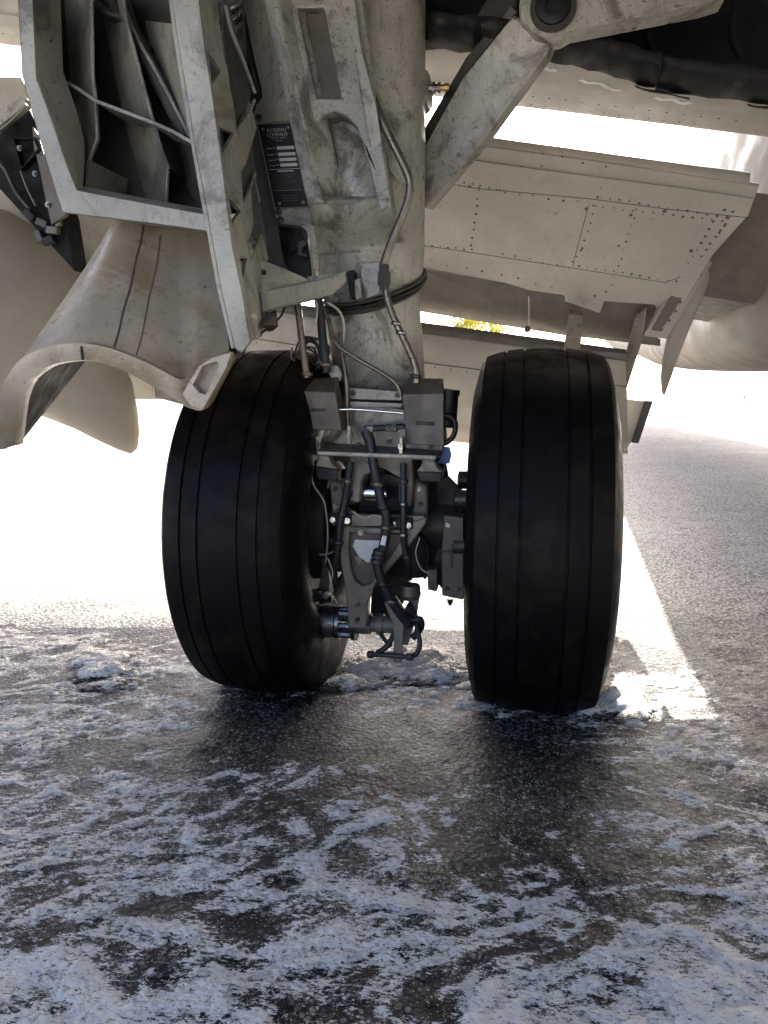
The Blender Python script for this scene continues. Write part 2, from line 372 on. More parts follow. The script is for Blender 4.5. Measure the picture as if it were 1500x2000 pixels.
# the apron goes on to the horizon
far_mat = mat('dry_apron', (.44, .42, .38), .8, var=.25, dirt=(.3, .28, .25), dirt_amt=.3, dirt_scale=.3, scale=.2, bump=.3, bump_scale=60)
o = obj('apron', [(-1500, -1500, -.03), (1500, -1500, -.03), (1500, 1800, -.03), (-1500, 1800, -.03)], [(0, 1, 2, 3)], far_mat); o['kind'] = 'structure'

# ================================================================== WHEELS
gear = thing('main_landing_gear', 'grey aircraft landing gear strut standing on two black grooved tyres', 'landing gear', (0, 0, 0))
def wheel(label, cx, wd):
    RR, AX = .572, .532
    hw = wd / 2
    grooves = [-.66, -.34, .34, .66]
    outer = []
    def crown(s): return RR - .024 * abs(s) ** 2.8 * 1.0       # s = x / half tread width
    tw = hw * .83
    n = 40
    xs = np.linspace(-1, 1, 2 * n + 1)
    gw = .018
    prof = []
    # inner sidewall up
    side = [(.28, hw * .66), (.30, hw * .80), (.34, hw * .94), (.40, hw * 1.0), (.455, hw * .985), (.50, hw * .93), (.532, hw * .885)]
    for r_, x in side: prof.append((-x, r_))
    last = -2
    s = -1.0
    pts = [-1.0]
    for g in grooves: pts += [g - gw * 1.35, g - gw, g + gw, g + gw * 1.35]
    pts += [1.0]
    # fill between
    seq = []
    for a, b in zip(pts, pts[1:]):
        k = 1 if b - a < .06 else max(2, int((b - a) / .08)); seq += [a + (b - a) * i / k for i in range(k)]
    seq.append(1.0)
    for s in seq:
        dep = .006 if any(abs(s - g) <= gw * 1.05 for g in grooves) else 0
        prof.append((s * tw, crown(s) - dep))
    for r_, x in reversed(side): prof.append((x, r_))
    def squash(v):
        if v.z < .10:                                              # bulge above the contact patch
            k = (.10 - v.z) / .13; v.x = cx + (v.x - cx) * (1 + .05 * max(0, min(1, k)))
        if v.z < .002: v.z = .002
        return v
    rim = lathe('wheel', [(-hw * .62, .285), (-hw * .66, .275), (-hw * .5, .262), (-hw * .45, .15), (-hw * .50, .09), (hw * .50, .09), (hw * .45, .15), (hw * .5, .262), (hw * .66, .275), (hw * .62, .285)],
          (cx, 0, AX), (1, 0, 0), 'iron', gear, n=64)
    rim['label'] = label
    lathe('tyre', prof, (cx, 0, AX), (1, 0, 0), 'rubber', rim, n=128, smooth=28, post=squash)
    for k in range(10):
        a = 2 * math.pi * k / 10
        for sd in (-1, 1):
            lathe('rim_bolt', [(0, .013), (.014, .013), (.014, .008), (.022, .008)], (cx + sd * hw * .49, .2 * math.cos(a), AX + .2 * math.sin(a)), (sd, 0, 0), 'steel', rim, n=6)

wheel('black grooved tyre nearer the fuselage, seen nearly head-on', .412, .418)
wheel('black grooved tyre under the curved lower door', -.452, .405)
# ================================================================== LANDING GEAR STRUT
top = P(712, -60, -.06); mid = P(723, 560, .0); low = P(745, 760, .03)
axis = (mid - top).normalized(); Lm = (mid - top).length
lathe('outer_cylinder', [(-.5, .178), (0, .178), (Lm * .5, .176), (Lm * .86, .174), (Lm * .98, .168), (Lm * 1.0, .160)], top, axis, 'strut', gear, n=64)
ax2 = (low - mid).normalized(); L2 = (low - mid).length
rc = P(727, 562, .0)
for dz, rr, th, mm in ((.010, .168, .006, 'iron'), (-.004, .168, .007, 'seal'), (-.020, .162, .005, 'iron')):
    tube('collar_ring', [rc + Vector((rr * math.cos(q), rr * math.sin(q), dz + .16 * rr * math.cos(q) + .42 * rr * math.sin(q))) for q in np.linspace(0, 2 * math.pi, 49)], th, mm, gear, n=8, sm=False, close=False)
lathe('lower_cylinder', [(-.02, .150), (.02, .152), (L2 * .55, .150), (L2 * .9, .146), (L2, .140), (L2 + .06, .12)], mid, ax2, 'strut', gear, n=64)
lathe('piston', [(0, .09), (.36, .09)], low, (Vector((0.0, .0, .54)) - low).normalized(), 'chrome', gear, n=40)
lathe('axle', [(-.40, .06), (-.16, .06), (-.15, .095), (.15, .095), (.16, .06), (.40, .06)], (0, 0, .54), (1, 0, 0), 'iron', gear, n=32)
lathe('axle_housing', [(-.10, .10), (0, .125), (.22, .12), (.30, .105)], (0, .02, .47), (0, 0, 1), 'iron', gear, n=32)
# web in front of the cylinder: arched cut-out, slot, raised flanges
vw = -.285
web = ppl('web', [(512, -20), (705, -20), (722, 120), (735, 200), (764, 400), (742, 412), (722, 330), (708, 275), (696, 246), (676, 226), (655, 217), (632, 224), (614, 243), (606, 272), (610, 310), (634, 396), (600, 400)],
          vw, .10, 'strut', gear, holes=[[(580, 16), (633, 15), (667, 192), (618, 192)]], bevel=.005)
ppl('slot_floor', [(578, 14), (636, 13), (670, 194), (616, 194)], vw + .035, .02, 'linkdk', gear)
ppl('flange', [(512, -20, vw - .03), (540, -20, vw - .03), (560, 95, vw - .03), (604, 300, vw - .03), (630, 392, vw + .03), (604, 404, vw + .06)], vw, .09, 'strut', gear, bevel=.006)
ppl('flange', [(662, -20, vw - .028), (690, -20, vw - .028), (706, 95, vw - .028), (735, 205, vw - .028), (764, 402, vw + .06), (746, 412, vw + .07), (712, 240, vw - .028), (690, 100, vw - .028)], vw, .09, 'strut', gear, bevel=.008)
# blend of the web into the cylinder
rows = []
for k in range(11):
    t = k / 10; y = 384 + 110 * t; L, Rr = 601 + 20 * t, 768 + 22 * t
    e = t * t * (3 - 2 * t)
    rows.append([P(L + (Rr - L) * j / 14, y, (1 - e) * (vw + .012 + .044 * math.sin(math.pi * j / 14) ** .8) + e * (-.148 + .075 * (abs(j / 14 - .48) * 2) ** 2.2)) for j in range(15)])
loft('web_fillet', rows, 'strut', gear, thick=-.03, smooth=60)
# rounded pad on the cylinder seen through the arch
rows = []
for k in range(13):
    t = k / 12; y = 236 + 175 * t; L, Rr = 600 + 30 * t, 724 + 46 * t
    rows.append([P(L + (Rr - L) * j / 12, y, -.228 + .045 * (abs(j / 12 - .5) * 2) ** 2 + .035 * (1 - t) ** 3 - .012 * math.sin(math.pi * t)) for j in range(13)])
loft('cylinder_pad', rows, 'strut', gear, thick=-.03, smooth=60)
# right-hand rib beside the hose and the cable groove
ppl('side_rib', [(722, 165, -.25), (738, 200, -.25), (768, 290, -.24), (790, 355, -.225), (786, 362, -.22), (758, 330, -.225), (740, 270, -.235), (730, 220, -.245)], 0, .05, 'strut', gear, bevel=.004)
# boss with brass fitting on the right edge
bs = PX(828, 178, .045)
lathe('boss', [(-.10, .085), (-.02, .075), (.01, .06), (.018, .052)], P(826, 178, .0), (1, -.15, .05), 'strut', gear, n=32)
f0 = P(838, 172, -.02)
lathe('grease_fitting', [(0, .012), (.010, .012), (.010, .017), (.018, .017), (.018, .011), (.028, .011), (.028, .016), (.034, .016)], f0, (1, .0, -.02), 'steel', gear, n=8, smooth=20)
lathe('fitting_tip', [(0, .009), (.012, .009), (.012, .012), (.026, .012)], f0 + Vector((.034, 0, -.001)), (1, 0, -.02), 'brass', gear, n=8, smooth=20)
# backing panel left of the web with the maker's plate
pv = -.235
ppl('backing_panel', [(470, -20), (525, -20), (545, 60), (582, 236), (500, 240), (492, 232), (500, 205), (512, 190), (510, 170), (496, 110)], pv, .012, 'strut', gear)
ppl('backing_panel', [(500, 238), (582, 236), (606, 404), (616, 470), (624, 528), (612, 528), (604, 470), (598, 450), (588, 442), (545, 437), (538, 420), (520, 330)], pv + .006, .012, 'strut', gear)
for q in ((505, 232), (545, 414), (549, 430)):
    lathe('fastener', [(0, .010), (.006, .010), (.008, .006)], P(q[0], q[1], pv + (.006 if q[1] > 300 else 0)), (0, -1, 0), 'iron', gear, n=12)
npl = ppl('name_plate', [(503, 243), (571, 240), (600, 402), (537, 405)], pv - .012, .006, 'black', gear, bevel=.0015)
def on_plate(u, v):                              # u, v in 0..1 on the name plate
    a = Vector((503, 243)); b = Vector((571, 240)); c = Vector((600, 402)); d = Vector((537, 405))
    q = (a * (1 - u) + b * u) * (1 - v) + (d * (1 - u) + c * u) * v
    return P(q.x, q.y, pv - .0135)
def bar(u0, u1, v0, v1, m='print', name='printed_bar'):
    pts = [on_plate(u0, v0), on_plate(u1, v0), on_plate(u1, v1), on_plate(u0, v1)]
    return obj(name, [p + Vector((0, -.0004, 0)) for p in pts], [(0, 1, 2, 3)], m, npl)
for k, v in enumerate((.275, .35, .415, .48)):
    bar(.42, .93, v, v + .038); bar(.10 - .0 * k, .30, v + .018, v + .024); bar(.33, .38, v + .012, v + .02)
bar(.08, .97, .545, .551); bar(.3, .78, .565, .578)
for k in range(7): bar(.10, .80 - .06 * (k % 3), .615 + k * .026, .620 + k * .026, 'box')
bar(.10, .92, .80, .803)
for k in range(3): bar(.3, .75, .865 + k * .03, .872 + k * .03, 'box')
for u, v in ((.12, .06), (.86, .05), (.16, .955), (.9, .955)):
    lathe('plate_screw', [(0, .0045), (.002, .0045), (.003, .002)], on_plate(u, v), (0, -1, 0), 'steel', npl, n=10)
def lettering(txt, u0, u1, v, hgt):
    c = bpy.data.curves.new('lettering', 'FONT'); c.body = txt; c.size = 1; c.extrude = 0; c.resolution_u = 2
    to = bpy.data.objects.new('lettering', c); col.objects.link(to)
    bpy.context.view_layer.update(); dg = bpy.context.evaluated_depsgraph_get()
    me = bpy.data.meshes.new_from_object(to.evaluated_get(dg)); bpy.data.objects.remove(to)
    co = [v_.co.copy() for v_ in me.vertices]; x0 = min(c.x for c in co); x1 = max(c.x for c in co); y0 = min(c.y for c in co); y1 = max(c.y for c in co)
    for v_, c in zip(me.vertices, co):
        v_.co = on_plate(u0 + (u1 - u0) * (c.x - x0) / (x1 - x0), v + hgt * (1 - (c.y - y0) / (y1 - y0))) + Vector((0, -.0006, 0))
    me.materials.append(M['print']); o = bpy.data.objects.new('lettering', me); col.objects.link(o); adopt(o, npl)
lettering('BOEING', .24, .78, .055, .042); lettering('COMPANY', .20, .82, .11, .045)
lettering('SEATTLE  WASH', .3, .74, .165, .014); lettering('U S A', .42, .62, .195, .018)
# black actuator strip and cables below the plate
ppl('cable_channel', [(540, 440), (590, 445), (600, 480), (610, 560), (575, 560), (548, 500)], pv + .04, .02, 'black', gear)
ppl('cable_clip', [(580, 470), (597, 466), (600, 478), (590, 482), (590, 494), (600, 494), (600, 502), (582, 500)], pv + .01, .02, 'iron', gear)
# steel hose along the right of the leg
hv = -.255
ptube('hydraulic_pipe', [(722, 168, -.26), (738, 215, -.275), (765, 275, -.275), (788, 322, -.27), (800, 352, -.265), (798, 385, -.262), (784, 425, -.262), (762, 478, -.262), (750, 515, -.262), (750, 540, -.262)], 0, .0115, 'pipe', gear, n=12)
ptube('hydraulic_pipe', [(751, 545, -.262), (757, 585, -.262), (770, 622, -.26), (790, 665, -.255), (808, 705, -.25), (813, 725, -.25), (812, 748, -.25)], 0, .0105, 'pipe', gear, n=12)
lathe('pipe_union', [(-.035, .015), (-.02, .015), (-.02, .020), (.012, .020), (.012, .016), (.035, .016)], P(750, 542, -.262), (0, 0, 1), 'iron', gear, n=6, smooth=20)
ppl('pipe_bracket', [(706, 513), (742, 512), (746, 560), (738, 575), (716, 582), (704, 545)], -.215, .02, 'strut', gear)
ppl('pipe_bracket', [(692, 546), (703, 543), (706, 582), (695, 586)], -.24, .05, 'strut', gear, bevel=.002)
ppl('stop_block', [(676, 530), (690, 526), (696, 582), (684, 584)], -.22, .05, 'black', gear)
# pipes at the left
ptube('brake_pipe', [(578, 560, -.26), (582, 600, -.26), (590, 670, -.26), (600, 738, -.26)], 0, .0105, 'pipe', gear)
ptube('brake_hose', [(612, 545, -.2), (624, 600, -.21), (630, 660, -.22), (638, 728, -.23)], 0, .013, 'hose', gear)
ptube('thin_pipe', [(622, 585, -.2), (640, 620, -.215), (655, 668, -.23), (690, 696, -.235), (735, 722, -.235), (766, 742, -.235), (780, 760, -.235), (783, 775, -.235)], 0, .0065, 'pipe', gear)
ptube('thin_pipe', [(664, 650, -.215), (668, 690, -.23), (676, 740, -.24), (678, 800, -.24), (682, 850, -.25)], 0, .007, 'pipe', gear)
ptube('thin_wire', [(612, 580, -.25), (620, 600, -.25), (614, 640, -.25), (598, 652, -.25)], 0, .0025, 'wire', gear)
ptube('thin_wire', [(640, 590, -.22), (664, 610, -.2), (672, 640, -.2), (668, 680, -.2)], 0, .004, 'wire', gear)
for k in range(9):
    a = random.uniform(0, 6.28); c = P(606 + random.uniform(-12, 14), 694 + random.uniform(-10, 10), -.16)
    rr = random.uniform(.025, .055); tl = Vector((random.uniform(-.4, .4), -1, random.uniform(-.4, .4))).normalized(); e1 = tl.orthogonal().normalized(); e2 = tl.cross(e1)
    tube('wire_bundle', [c + (e1 * math.cos(a + q * .7) + e2 * math.sin(a + q * .7)) * rr * (1 + .1 * math.sin(q * 2.1)) for q in range(8)], .0035, random.choice(('iron', 'pipe', 'hose')), gear, n=6)
ppl('clip_plate', [(634, 712), (660, 714), (668, 732), (664, 745), (646, 738)], -.2, .01, 'strut', gear)
# two electrical boxes
def jbox(front, topq, v, name, m='box'):
    f = [P(x, y, v) for x, y in front]; t = [P(x, y, v + .09) for x, y in topq]     # topq: rear top corners L, R
    dn = [p + Vector((0, .10, 0)) for p in f]
    dn[0], dn[1] = t
    V = f + dn
    return obj(name, V, [(0, 1, 2, 3), (4, 7, 6, 5), (0, 4, 5, 1), (1, 5, 6, 2), (2, 6, 7, 3), (3, 7, 4, 0)], m, gear, bevel=.003)
jb = jbox([(571, 763), (655, 766), (668, 842), (588, 838)], [(582, 741), (660, 736)], -.30, 'junction_box')
obj('lid', [P(x, y, -.304) for x, y in ((572, 764), (654, 767), (658, 790), (577, 787))] + [P(x, y, -.300) for x, y in ((572, 764), (654, 767), (658, 790), (577, 787))], [(0, 1, 2, 3), (0, 4, 5, 1), (2, 6, 7, 3), (1, 5, 6, 2), (3, 7, 4, 0)], 'box', jb)
ppl('slot_label', [(603, 800), (612, 797), (634, 798), (639, 801), (632, 804), (611, 804)], -.302, .002, 'black', jb, bevel=0)
jb = jbox([(786, 770), (866, 768), (868, 872), (793, 868)], [(797, 737), (866, 739)], -.27, 'junction_box')
ppl('slot_label', [(812, 822), (849, 824), (849, 832), (812, 830)], -.272, .002, 'black', jb, bevel=0)
obj('lid', [P(x, y, -.2745) for x, y in ((787, 771), (866, 769), (866, 786), (788, 788))] + [P(x, y, -.27) for x, y in ((787, 771), (866, 769), (866, 786), (788, 788))], [(0, 1, 2, 3), (0, 4, 5, 1), (2, 6, 7, 3), (1, 5, 6, 2), (3, 7, 4, 0)], 'box', jb)
lathe('solenoid', [(-.055, .026), (-.05, .030), (.04, .030), (.04, .034), (.055, .034), (.058, .02)], P(874, 798, -.2), (.05, 0, 1), 'black', gear, n=24)
ptube('cable_loop', [(866, 812, -.25), (880, 814, -.25), (889, 826, -.25), (887, 848, -.25), (876, 862, -.25), (862, 868, -.25)], 0, .008, 'black', gear)
ptube('cable_loop', [(574, 800, -.27), (572, 812, -.27), (577, 828, -.27), (588, 840, -.27)], 0, .006, 'pipe', gear)
# bars between the boxes
ppl('cross_bar', [(680, 757), (786, 765), (786, 782), (682, 779)], -.20, .04, 'strut', gear)
ppl('cross_bar', [(682, 784), (786, 788), (786, 797), (683, 796)], -.21, .03, 'strut', gear)
ptube('tie_rod', [(664, 800), (700, 800), (788, 807)], -.285, .0045, 'chrome', gear)
ptube('cross_pipe', [(712, 838), (740, 836), (790, 834)], -.27, .010, 'hose', gear)
lathe('pipe_nut', [(0, .013), (.03, .013)], P(755, 836, -.275), (1, 0, 0), 'steel', gear, n=6, smooth=20)
lathe('pipe_nut', [(0, .011), (.02, .011)], P(716, 838, -.275), (1, 0, 0), 'chrome', gear, n=6, smooth=20)
ptube('brake_hose', [(714, 840, -.275), (722, 860, -.275), (726, 885, -.28)], 0, .016, 'hose', gear)
ppl('pipe_block', [(778, 838), (792, 836), (793, 866), (780, 868)], -.28, .03, 'link', gear)
# shelf bracket
ppl('bracket_back', [(640, 782), (790, 800), (868, 868), (862, 895), (640, 880), (668, 846)], -.185, .02, 'strut', gear)
sh = [P(620, 884, -.31), P(851, 894, -.31), P(866, 880, -.19), P(634, 862, -.17)]
plate('shelf', sh, .008, 'link', gear, along=(0, 0, -1))
ppl('shelf_lip', [(619, 881), (851, 890), (851, 897), (620, 888)], -.312, .012, 'strut', gear, bevel=.0015)
for x, y in ((683, 850), (618, 872), (785, 872)):
    lathe('fitting', [(-.025, .009), (-.008, .009), (-.008, .013), (.008, .013), (.008, .008), (.028, .008)], P(x, y, -.29), (0, 0, 1), 'steel', gear, n=6, smooth=20)
# guards below the shelf
ppl('guard', [(624, 890), (642, 890), (648, 906), (661, 917), (615, 910), (620, 900)], -.30, .05, 'link', gear)
ppl('guard_lip', [(614, 910), (661, 917), (659, 938), (620, 936)], -.285, .05, 'black', gear)
ppl('guard', [(826, 897), (848, 898), (854, 914), (866, 922), (813, 921), (822, 910)], -.29, .05, 'link', gear)
ppl('guard_lip', [(814, 921), (865, 922), (862, 941), (819, 940)], -.275, .05, 'black', gear)
# upper torque link: fork with a bright pin
ppl('upper_torque_link', [(684, 886), (806, 890), (808, 940), (803, 990), (778, 990), (779, 950), (774, 930), (760, 922), (735, 920), (716, 926), (707, 940), (705, 980), (690, 982), (672, 975), (676, 930)], -.24, .10, 'link', gear, bevel=.008)
lathe('pin', [(-.005, .024), (.085, .024)], P(704, 962, -.19), (1, 0, 0), 'chrome', gear, n=24)
ppl('pin_housing', [(700, 925), (785, 925), (785, 1000), (700, 1000)], -.13, .02, 'black', gear)
ppl('link_cheek', [(642, 935), (668, 940), (672, 1000), (690, 1006), (648, 1008), (646, 970)], -.19, .06, 'link', gear, bevel=.006)
ppl('link_cheek', [(808, 935), (834, 950), (835, 1005), (820, 1040), (800, 1012), (808, 990)], -.19, .06, 'link', gear, bevel=.006)
# lower torque link (V with a recess)
ppl('link_bar', [(646, 1004), (830, 1008), (828, 1030), (648, 1026)], -.255, .03, 'link', gear, bevel=.004)
ppl('lower_torque_link', [(668, 1027), (786, 1034), (804, 1020), (832, 1010), (834, 1020), (790, 1080), (752, 1120), (724, 1156), (718, 1180), (716, 1228), (680, 1228), (677, 1165), (668, 1120), (663, 1080)],
    -.26, .05, 'link', gear, holes=[[(682, 1040), (784, 1048), (770, 1075), (736, 1118), (722, 1142), (706, 1146), (692, 1134), (684, 1108), (680, 1070)]], bevel=.005)
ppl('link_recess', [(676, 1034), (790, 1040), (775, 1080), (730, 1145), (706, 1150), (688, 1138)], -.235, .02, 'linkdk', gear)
ppl('data_label', [(694, 1054), (741, 1056), (742, 1072), (728, 1092), (732, 1100), (716, 1098), (700, 1086), (689, 1066)], -.243, .003, 'white', gear, bevel=0)
ppl('link_clip', [(692, 1088), (700, 1086), (712, 1098), (702, 1104)], -.246, .004, 'pipe', gear, bevel=0)
for x, y, v in ((650, 1015, -.265), (679, 1017, -.265), (768, 1023, -.265), (798, 1026, -.265), (705, 1040, -.27)):
    lathe('bolt', [(0, .010), (.006, .010), (.006, .006), (.014, .006)], P(x, y, v), (0, -1, 0), 'chrome' if x != 705 else 'steel', gear, n=6, smooth=20)
for q in ([(642, 1003), (686, 1006), (686, 1026), (644, 1024)], [(760, 1010), (806, 1012), (806, 1034), (762, 1032)]):
    ppl('hose_clamp', q, -.264, .012, 'black', gear)
# hoses down the links
ptube('brake_hose', [(684, 902, -.27), (678, 950, -.27), (672, 985, -.275), (664, 1020, -.28), (660, 1070, -.27), (652, 1110, -.25), (656, 1140, -.23)], 0, .011, 'hose', gear)
ptube('brake_hose', [(684, 960, -.25), (674, 990, -.25), (684, 1000, -.25)], 0, .009, 'hose', gear)
ptube('brake_hose', [(726, 885, -.29), (734, 930, -.3), (744, 975, -.3), (755, 1010, -.3), (752, 1050, -.3), (744, 1090, -.3), (738, 1110, -.3), (752, 1150, -.29), (772, 1185, -.27), (800, 1222, -.24)], 0, .0145, 'hose', gear)
ptube('brake_hose', [(788, 905, -.27), (788, 960, -.275), (788, 1010, -.28), (789, 1060, -.27), (797, 1100, -.25), (800, 1130, -.22)], 0, .010, 'hose', gear)
for x, y in ((742, 1078), (739, 1086), (737, 1096)):
    lathe('hose_fitting', [(-.008, .018), (-.004, .021), (.004, .021), (.008, .018)], P(x, y, -.3), (.1, 0, 1), 'iron', gear, n=12)
ppl('hose_sleeve', [(747, 1046), (755, 1048), (752, 1066), (742, 1064)], -.318, .004, 'white', gear, bevel=0)
ppl('hose_tag', [(730, 1094), (752, 1096), (752, 1106), (730, 1104)], -.305, .02, 'hose', gear)
lathe('hose_cup', [(0, .03), (.03, .034), (.045, .026)], P(801, 1142, -.22), (0, 0, -1), 'linkdk', gear, n=20)
for x, y, v, rr in ((679, 940, -.27, .0135), (668, 1004, -.277, .0135), (661, 1060, -.273, .0135), (737, 945, -.3, .017), (749, 990, -.3, .017), (754, 1030, -.3, .017), (748, 1140, -.292, .017), (765, 1174, -.277, .017), (788, 940, -.273, .0125), (788, 985, -.277, .0125), (788, 1045, -.274, .0125), (795, 1088, -.258, .0125), (812, 735, -.25, .014), (600, 730, -.26, .014), (636, 712, -.228, .017), (774, 632, -.26, .013), (783, 650, -.257, .013)):
    lathe('hose_clamp_band', [(-.006, rr), (-.003, rr + .002), (.003, rr + .002), (.006, rr)], P(x, y, v), (.12, 0, 1), random.choice(('steel', 'iron', 'pipe')), gear, n=12)
for px in ([(690, 1000), (712, 1012), (730, 1006), (752, 1014)], [(640, 1090), (650, 1120), (644, 1150), (660, 1180)], [(820, 1050), (812, 1080), (822, 1110), (838, 1120)]):
    ptube('safety_wire', px, -.30, .0018, 'wire', gear, n=5)
for x, y, v in ((690, 768, -.205), (776, 772, -.205), (700, 868, -.195), (760, 862, -.195), (842, 872, -.195), (655, 990, -.195), (822, 985, -.195), (655, 955, -.195), (820, 955, -.195), (698, 1180, -.265), (698, 1210, -.265), (875, 1025, -.165), (893, 1150, -.165), (873, 1150, -.165)):
    lathe('bolt', [(0, .008), (.005, .008), (.005, .005), (.010, .005)], P(x, y, v), (0, -1, 0), random.choice(('steel', 'iron')), gear, n=6, smooth=20)
# brake units and lower clutter
for sx in (-1, 1):
    cx = (.412 if sx > 0 else -.452)
    lathe('brake_unit', [(0, .14), (.02, .20), (.10, .20), (.11, .17), (.13, .12)], (cx - sx * .10, 0, .54), (-sx, 0, 0), 'iron', gear, n=40)
    for k in range(6):
        a = k * math.pi / 3 + .3
        lathe('brake_piston', [(0, .03), (.05, .03), (.055, .018)], (cx - sx * .21, .145 * math.cos(a), .54 + .145 * math.sin(a)), (-sx, 0, 0), 'iron', gear, n=16)
ppl('brake_cover', [(866, 1006), (905, 1010), (905, 1172), (863, 1164), (862, 1080)], -.16, .08, 'box', gear, bevel=.004)
ppl('brake_cover_edge', [(864, 1076), (884, 1076), (884, 1110), (880, 1110), (880, 1080), (864, 1080)], -.163, .01, 'iron', gear, bevel=.001)
ppl('brake_lug', [(834, 1112), (854, 1112), (853, 1156), (836, 1152)], -.16, .06, 'box', gear)
lathe('bleed_valve', [(0, .010), (.012, .010), (.012, .006), (.02, .006)], P(879, 1170, -.14), (0, 0, -1), 'iron', gear, n=8)
ptube('cable_loop', [(800, 1035, -.12), (826, 1050, -.12), (836, 1085, -.12), (830, 1130, -.12)], 0, .005, 'black', gear)
cy = P(648, 1214, -.17)
lathe('lower_cylinder_body', [(-.085, .046), (-.08, .052), (.015, .052), (.02, .056), (.03, .056)], cy, (1, .02, -.01), 'steel', gear, n=32, smooth=30)
for k in range(6):
    a = k * math.pi / 3
    lathe('tie_bolt', [(0, .012), (.045, .012), (.045, .008), (.055, .008)], cy + Vector((.026, .04 * math.cos(a), .04 * math.sin(a))), (1, 0, 0), 'steel', gear, n=8)
lathe('end_flange', [(0, .056), (.014, .056)], cy + Vector((.07, 0, 0)), (1, 0, 0), 'iron', gear, n=24)
lathe('pivot_shaft', [(.08, .034), (.13, .034), (.13, .026), (.15, .026), (.15, .034), (.17, .034), (.17, .028), (.23, .024)], cy, (1, .0, .0), 'link', gear, n=24, smooth=25)
ppl('sensor_body', [(628, 1108), (640, 1108), (646, 1160), (640, 1172), (622, 1170), (622, 1150)], -.18, .04, 'box', gear)
lathe('sensor_cap', [(0, .014), (.03, .014), (.035, .01)], P(634, 1108, -.17), (0, 0, 1), 'iron', gear, n=12)
for k in range(10):
    p = P(620 + random.uniform(-8, 34), 1160 + random.uniform(-6, 26), -.19 + random.uniform(-.02, .03))
    box('clamp_block', p, (random.uniform(.012, .035), .03, random.uniform(.012, .03)), random.choice(('iron', 'iron', 'steel', 'black')), gear, .003, Matrix.Rotation(random.uniform(-.6, .6), 3, 'Y'))
ptube('thin_wire', [(608, 930, -.25), (614, 950, -.25), (632, 978, -.24), (638, 1010, -.24), (640, 1050, -.24), (636, 1100, -.2)], 0, .0028, 'wire', gear)
ptube('thin_wire', [(624, 1083, -.22), (640, 1082, -.22), (652, 1077, -.22)], 0, .002, 'wire', gear)
ppl('side_block', [(598, 1088), (616, 1086), (616, 1104), (600, 1104)], -.1, .03, 'strut', gear)
ppl('lever_arm', [(750, 1178), (772, 1164), (790, 1192), (788, 1240), (784, 1296), (768, 1292), (769, 1222)], -.25, .016, 'link', gear)
ppl('lever_arm', [(790, 1190), (814, 1150), (818, 1170), (812, 1210), (796, 1262), (786, 1260)], -.2, .03, 'link', gear)
ptube('link_rod', [(724, 1278), (745, 1279), (800, 1283)], -.255, .008, 'iron', gear, sm=False)
for x, y in ((724, 1278), (800, 1283)):
    lathe('rod_end', [(-.012, .006), (-.008, .012), (.008, .012), (.012, .006)], P(x, y, -.255), (1, 0, .05), 'iron', gear, n=12)
ptube('brake_hose', [(736, 1276, -.24), (756, 1262, -.23), (770, 1238, -.22)], 0, .009, 'iron', gear)
ptube('brake_hose', [(800, 1282, -.25), (814, 1276, -.24), (820, 1256, -.23), (815, 1230, -.22), (812, 1205, -.21), (798, 1180, -.22)], 0, .008, 'hose', gear)
ptube('brake_hose', [(742, 1236, -.2), (752, 1250, -.2), (764, 1262, -.21)], 0, .007, 'iron', gear)
ptube('brake_hose', [(790, 1200, -.22), (806, 1212, -.22), (820, 1210, -.22), (822, 1226, -.2), (806, 1246, -.2)], 0, .011, 'hose', gear)
ppl('tag', [(866, 872), (878, 873), (882, 888), (878, 906), (868, 906), (854, 905), (862, 892)], -.18, .002, 'blue', gear, bevel=0)
ptube('tag_string', [(870, 905), (866, 925), (862, 940)], -.18, .0016, 'wire', gear)
ppl('shroud', [(612, 930), (650, 945), (648, 1010), (655, 1100), (630, 1108), (612, 1100), (600, 1000)], -.06, .02, 'black', gear)
ppl('shroud', [(830, 940), (875, 930), (905, 960), (905, 1110), (862, 1150), (834, 1110), (815, 1060)], -.06, .02, 'black', gear)
ppl('rear_link', [(690, 1000), (800, 1010), (812, 1080), (782, 1082), (772, 1100), (790, 1100), (800, 1150), (770, 1215), (722, 1215), (726, 1150)], .05, .05, 'iron', gear)

# ================================================================== SIDE BRACE
br = thing('side_brace', 'grey folding side brace arm running up to the dark wheel well', 'brace', P(830, 380, .12))
ppl('lower_arm', [(822, 300, .02), (905, 150, -.05), (1004, 28, -.11), (1022, 40, -.11), (1078, 72, -.11), (1066, 104, -.11), (946, 270, -.05), (828, 410, .02)], 0, .07, 'strut', br, bevel=.008)
ppl('arm_flange', [(822, 262, .06), (912, 110, 0), (1000, 10, -.05), (1012, 22, -.05), (915, 140, 0), (826, 290, .06)], 0, .05, 'iron', br, bevel=.004)
ppl('upper_arm', [(1020, -40), (1420, -40), (1420, -6), (1380, 6), (1120, 58), (1098, 70), (1072, 74), (1046, 66), (1030, 48), (1018, 40), (1014, 10)], -.15, .09, 'strut', br, bevel=.008)
pc = P(1080, 16, -.15)
lathe('pivot_bushing', [(0, .062), (.012, .062), (.012, .048), (.004, .046)], pc, (0, -1, 0), 'iron', br, n=40)
lathe('pivot_bolt', [(0, .044), (.014, .044), (.018, .032), (.018, .022), (.010, .020)], pc, (0, -1, 0), 'black', br, n=32)
ppl('brace_lug', [(925, 40), (960, -20), (1010, -20), (1012, 12), (985, 30), (950, 62), (930, 60)], .0, .06, 'iron', br, bevel=.01)

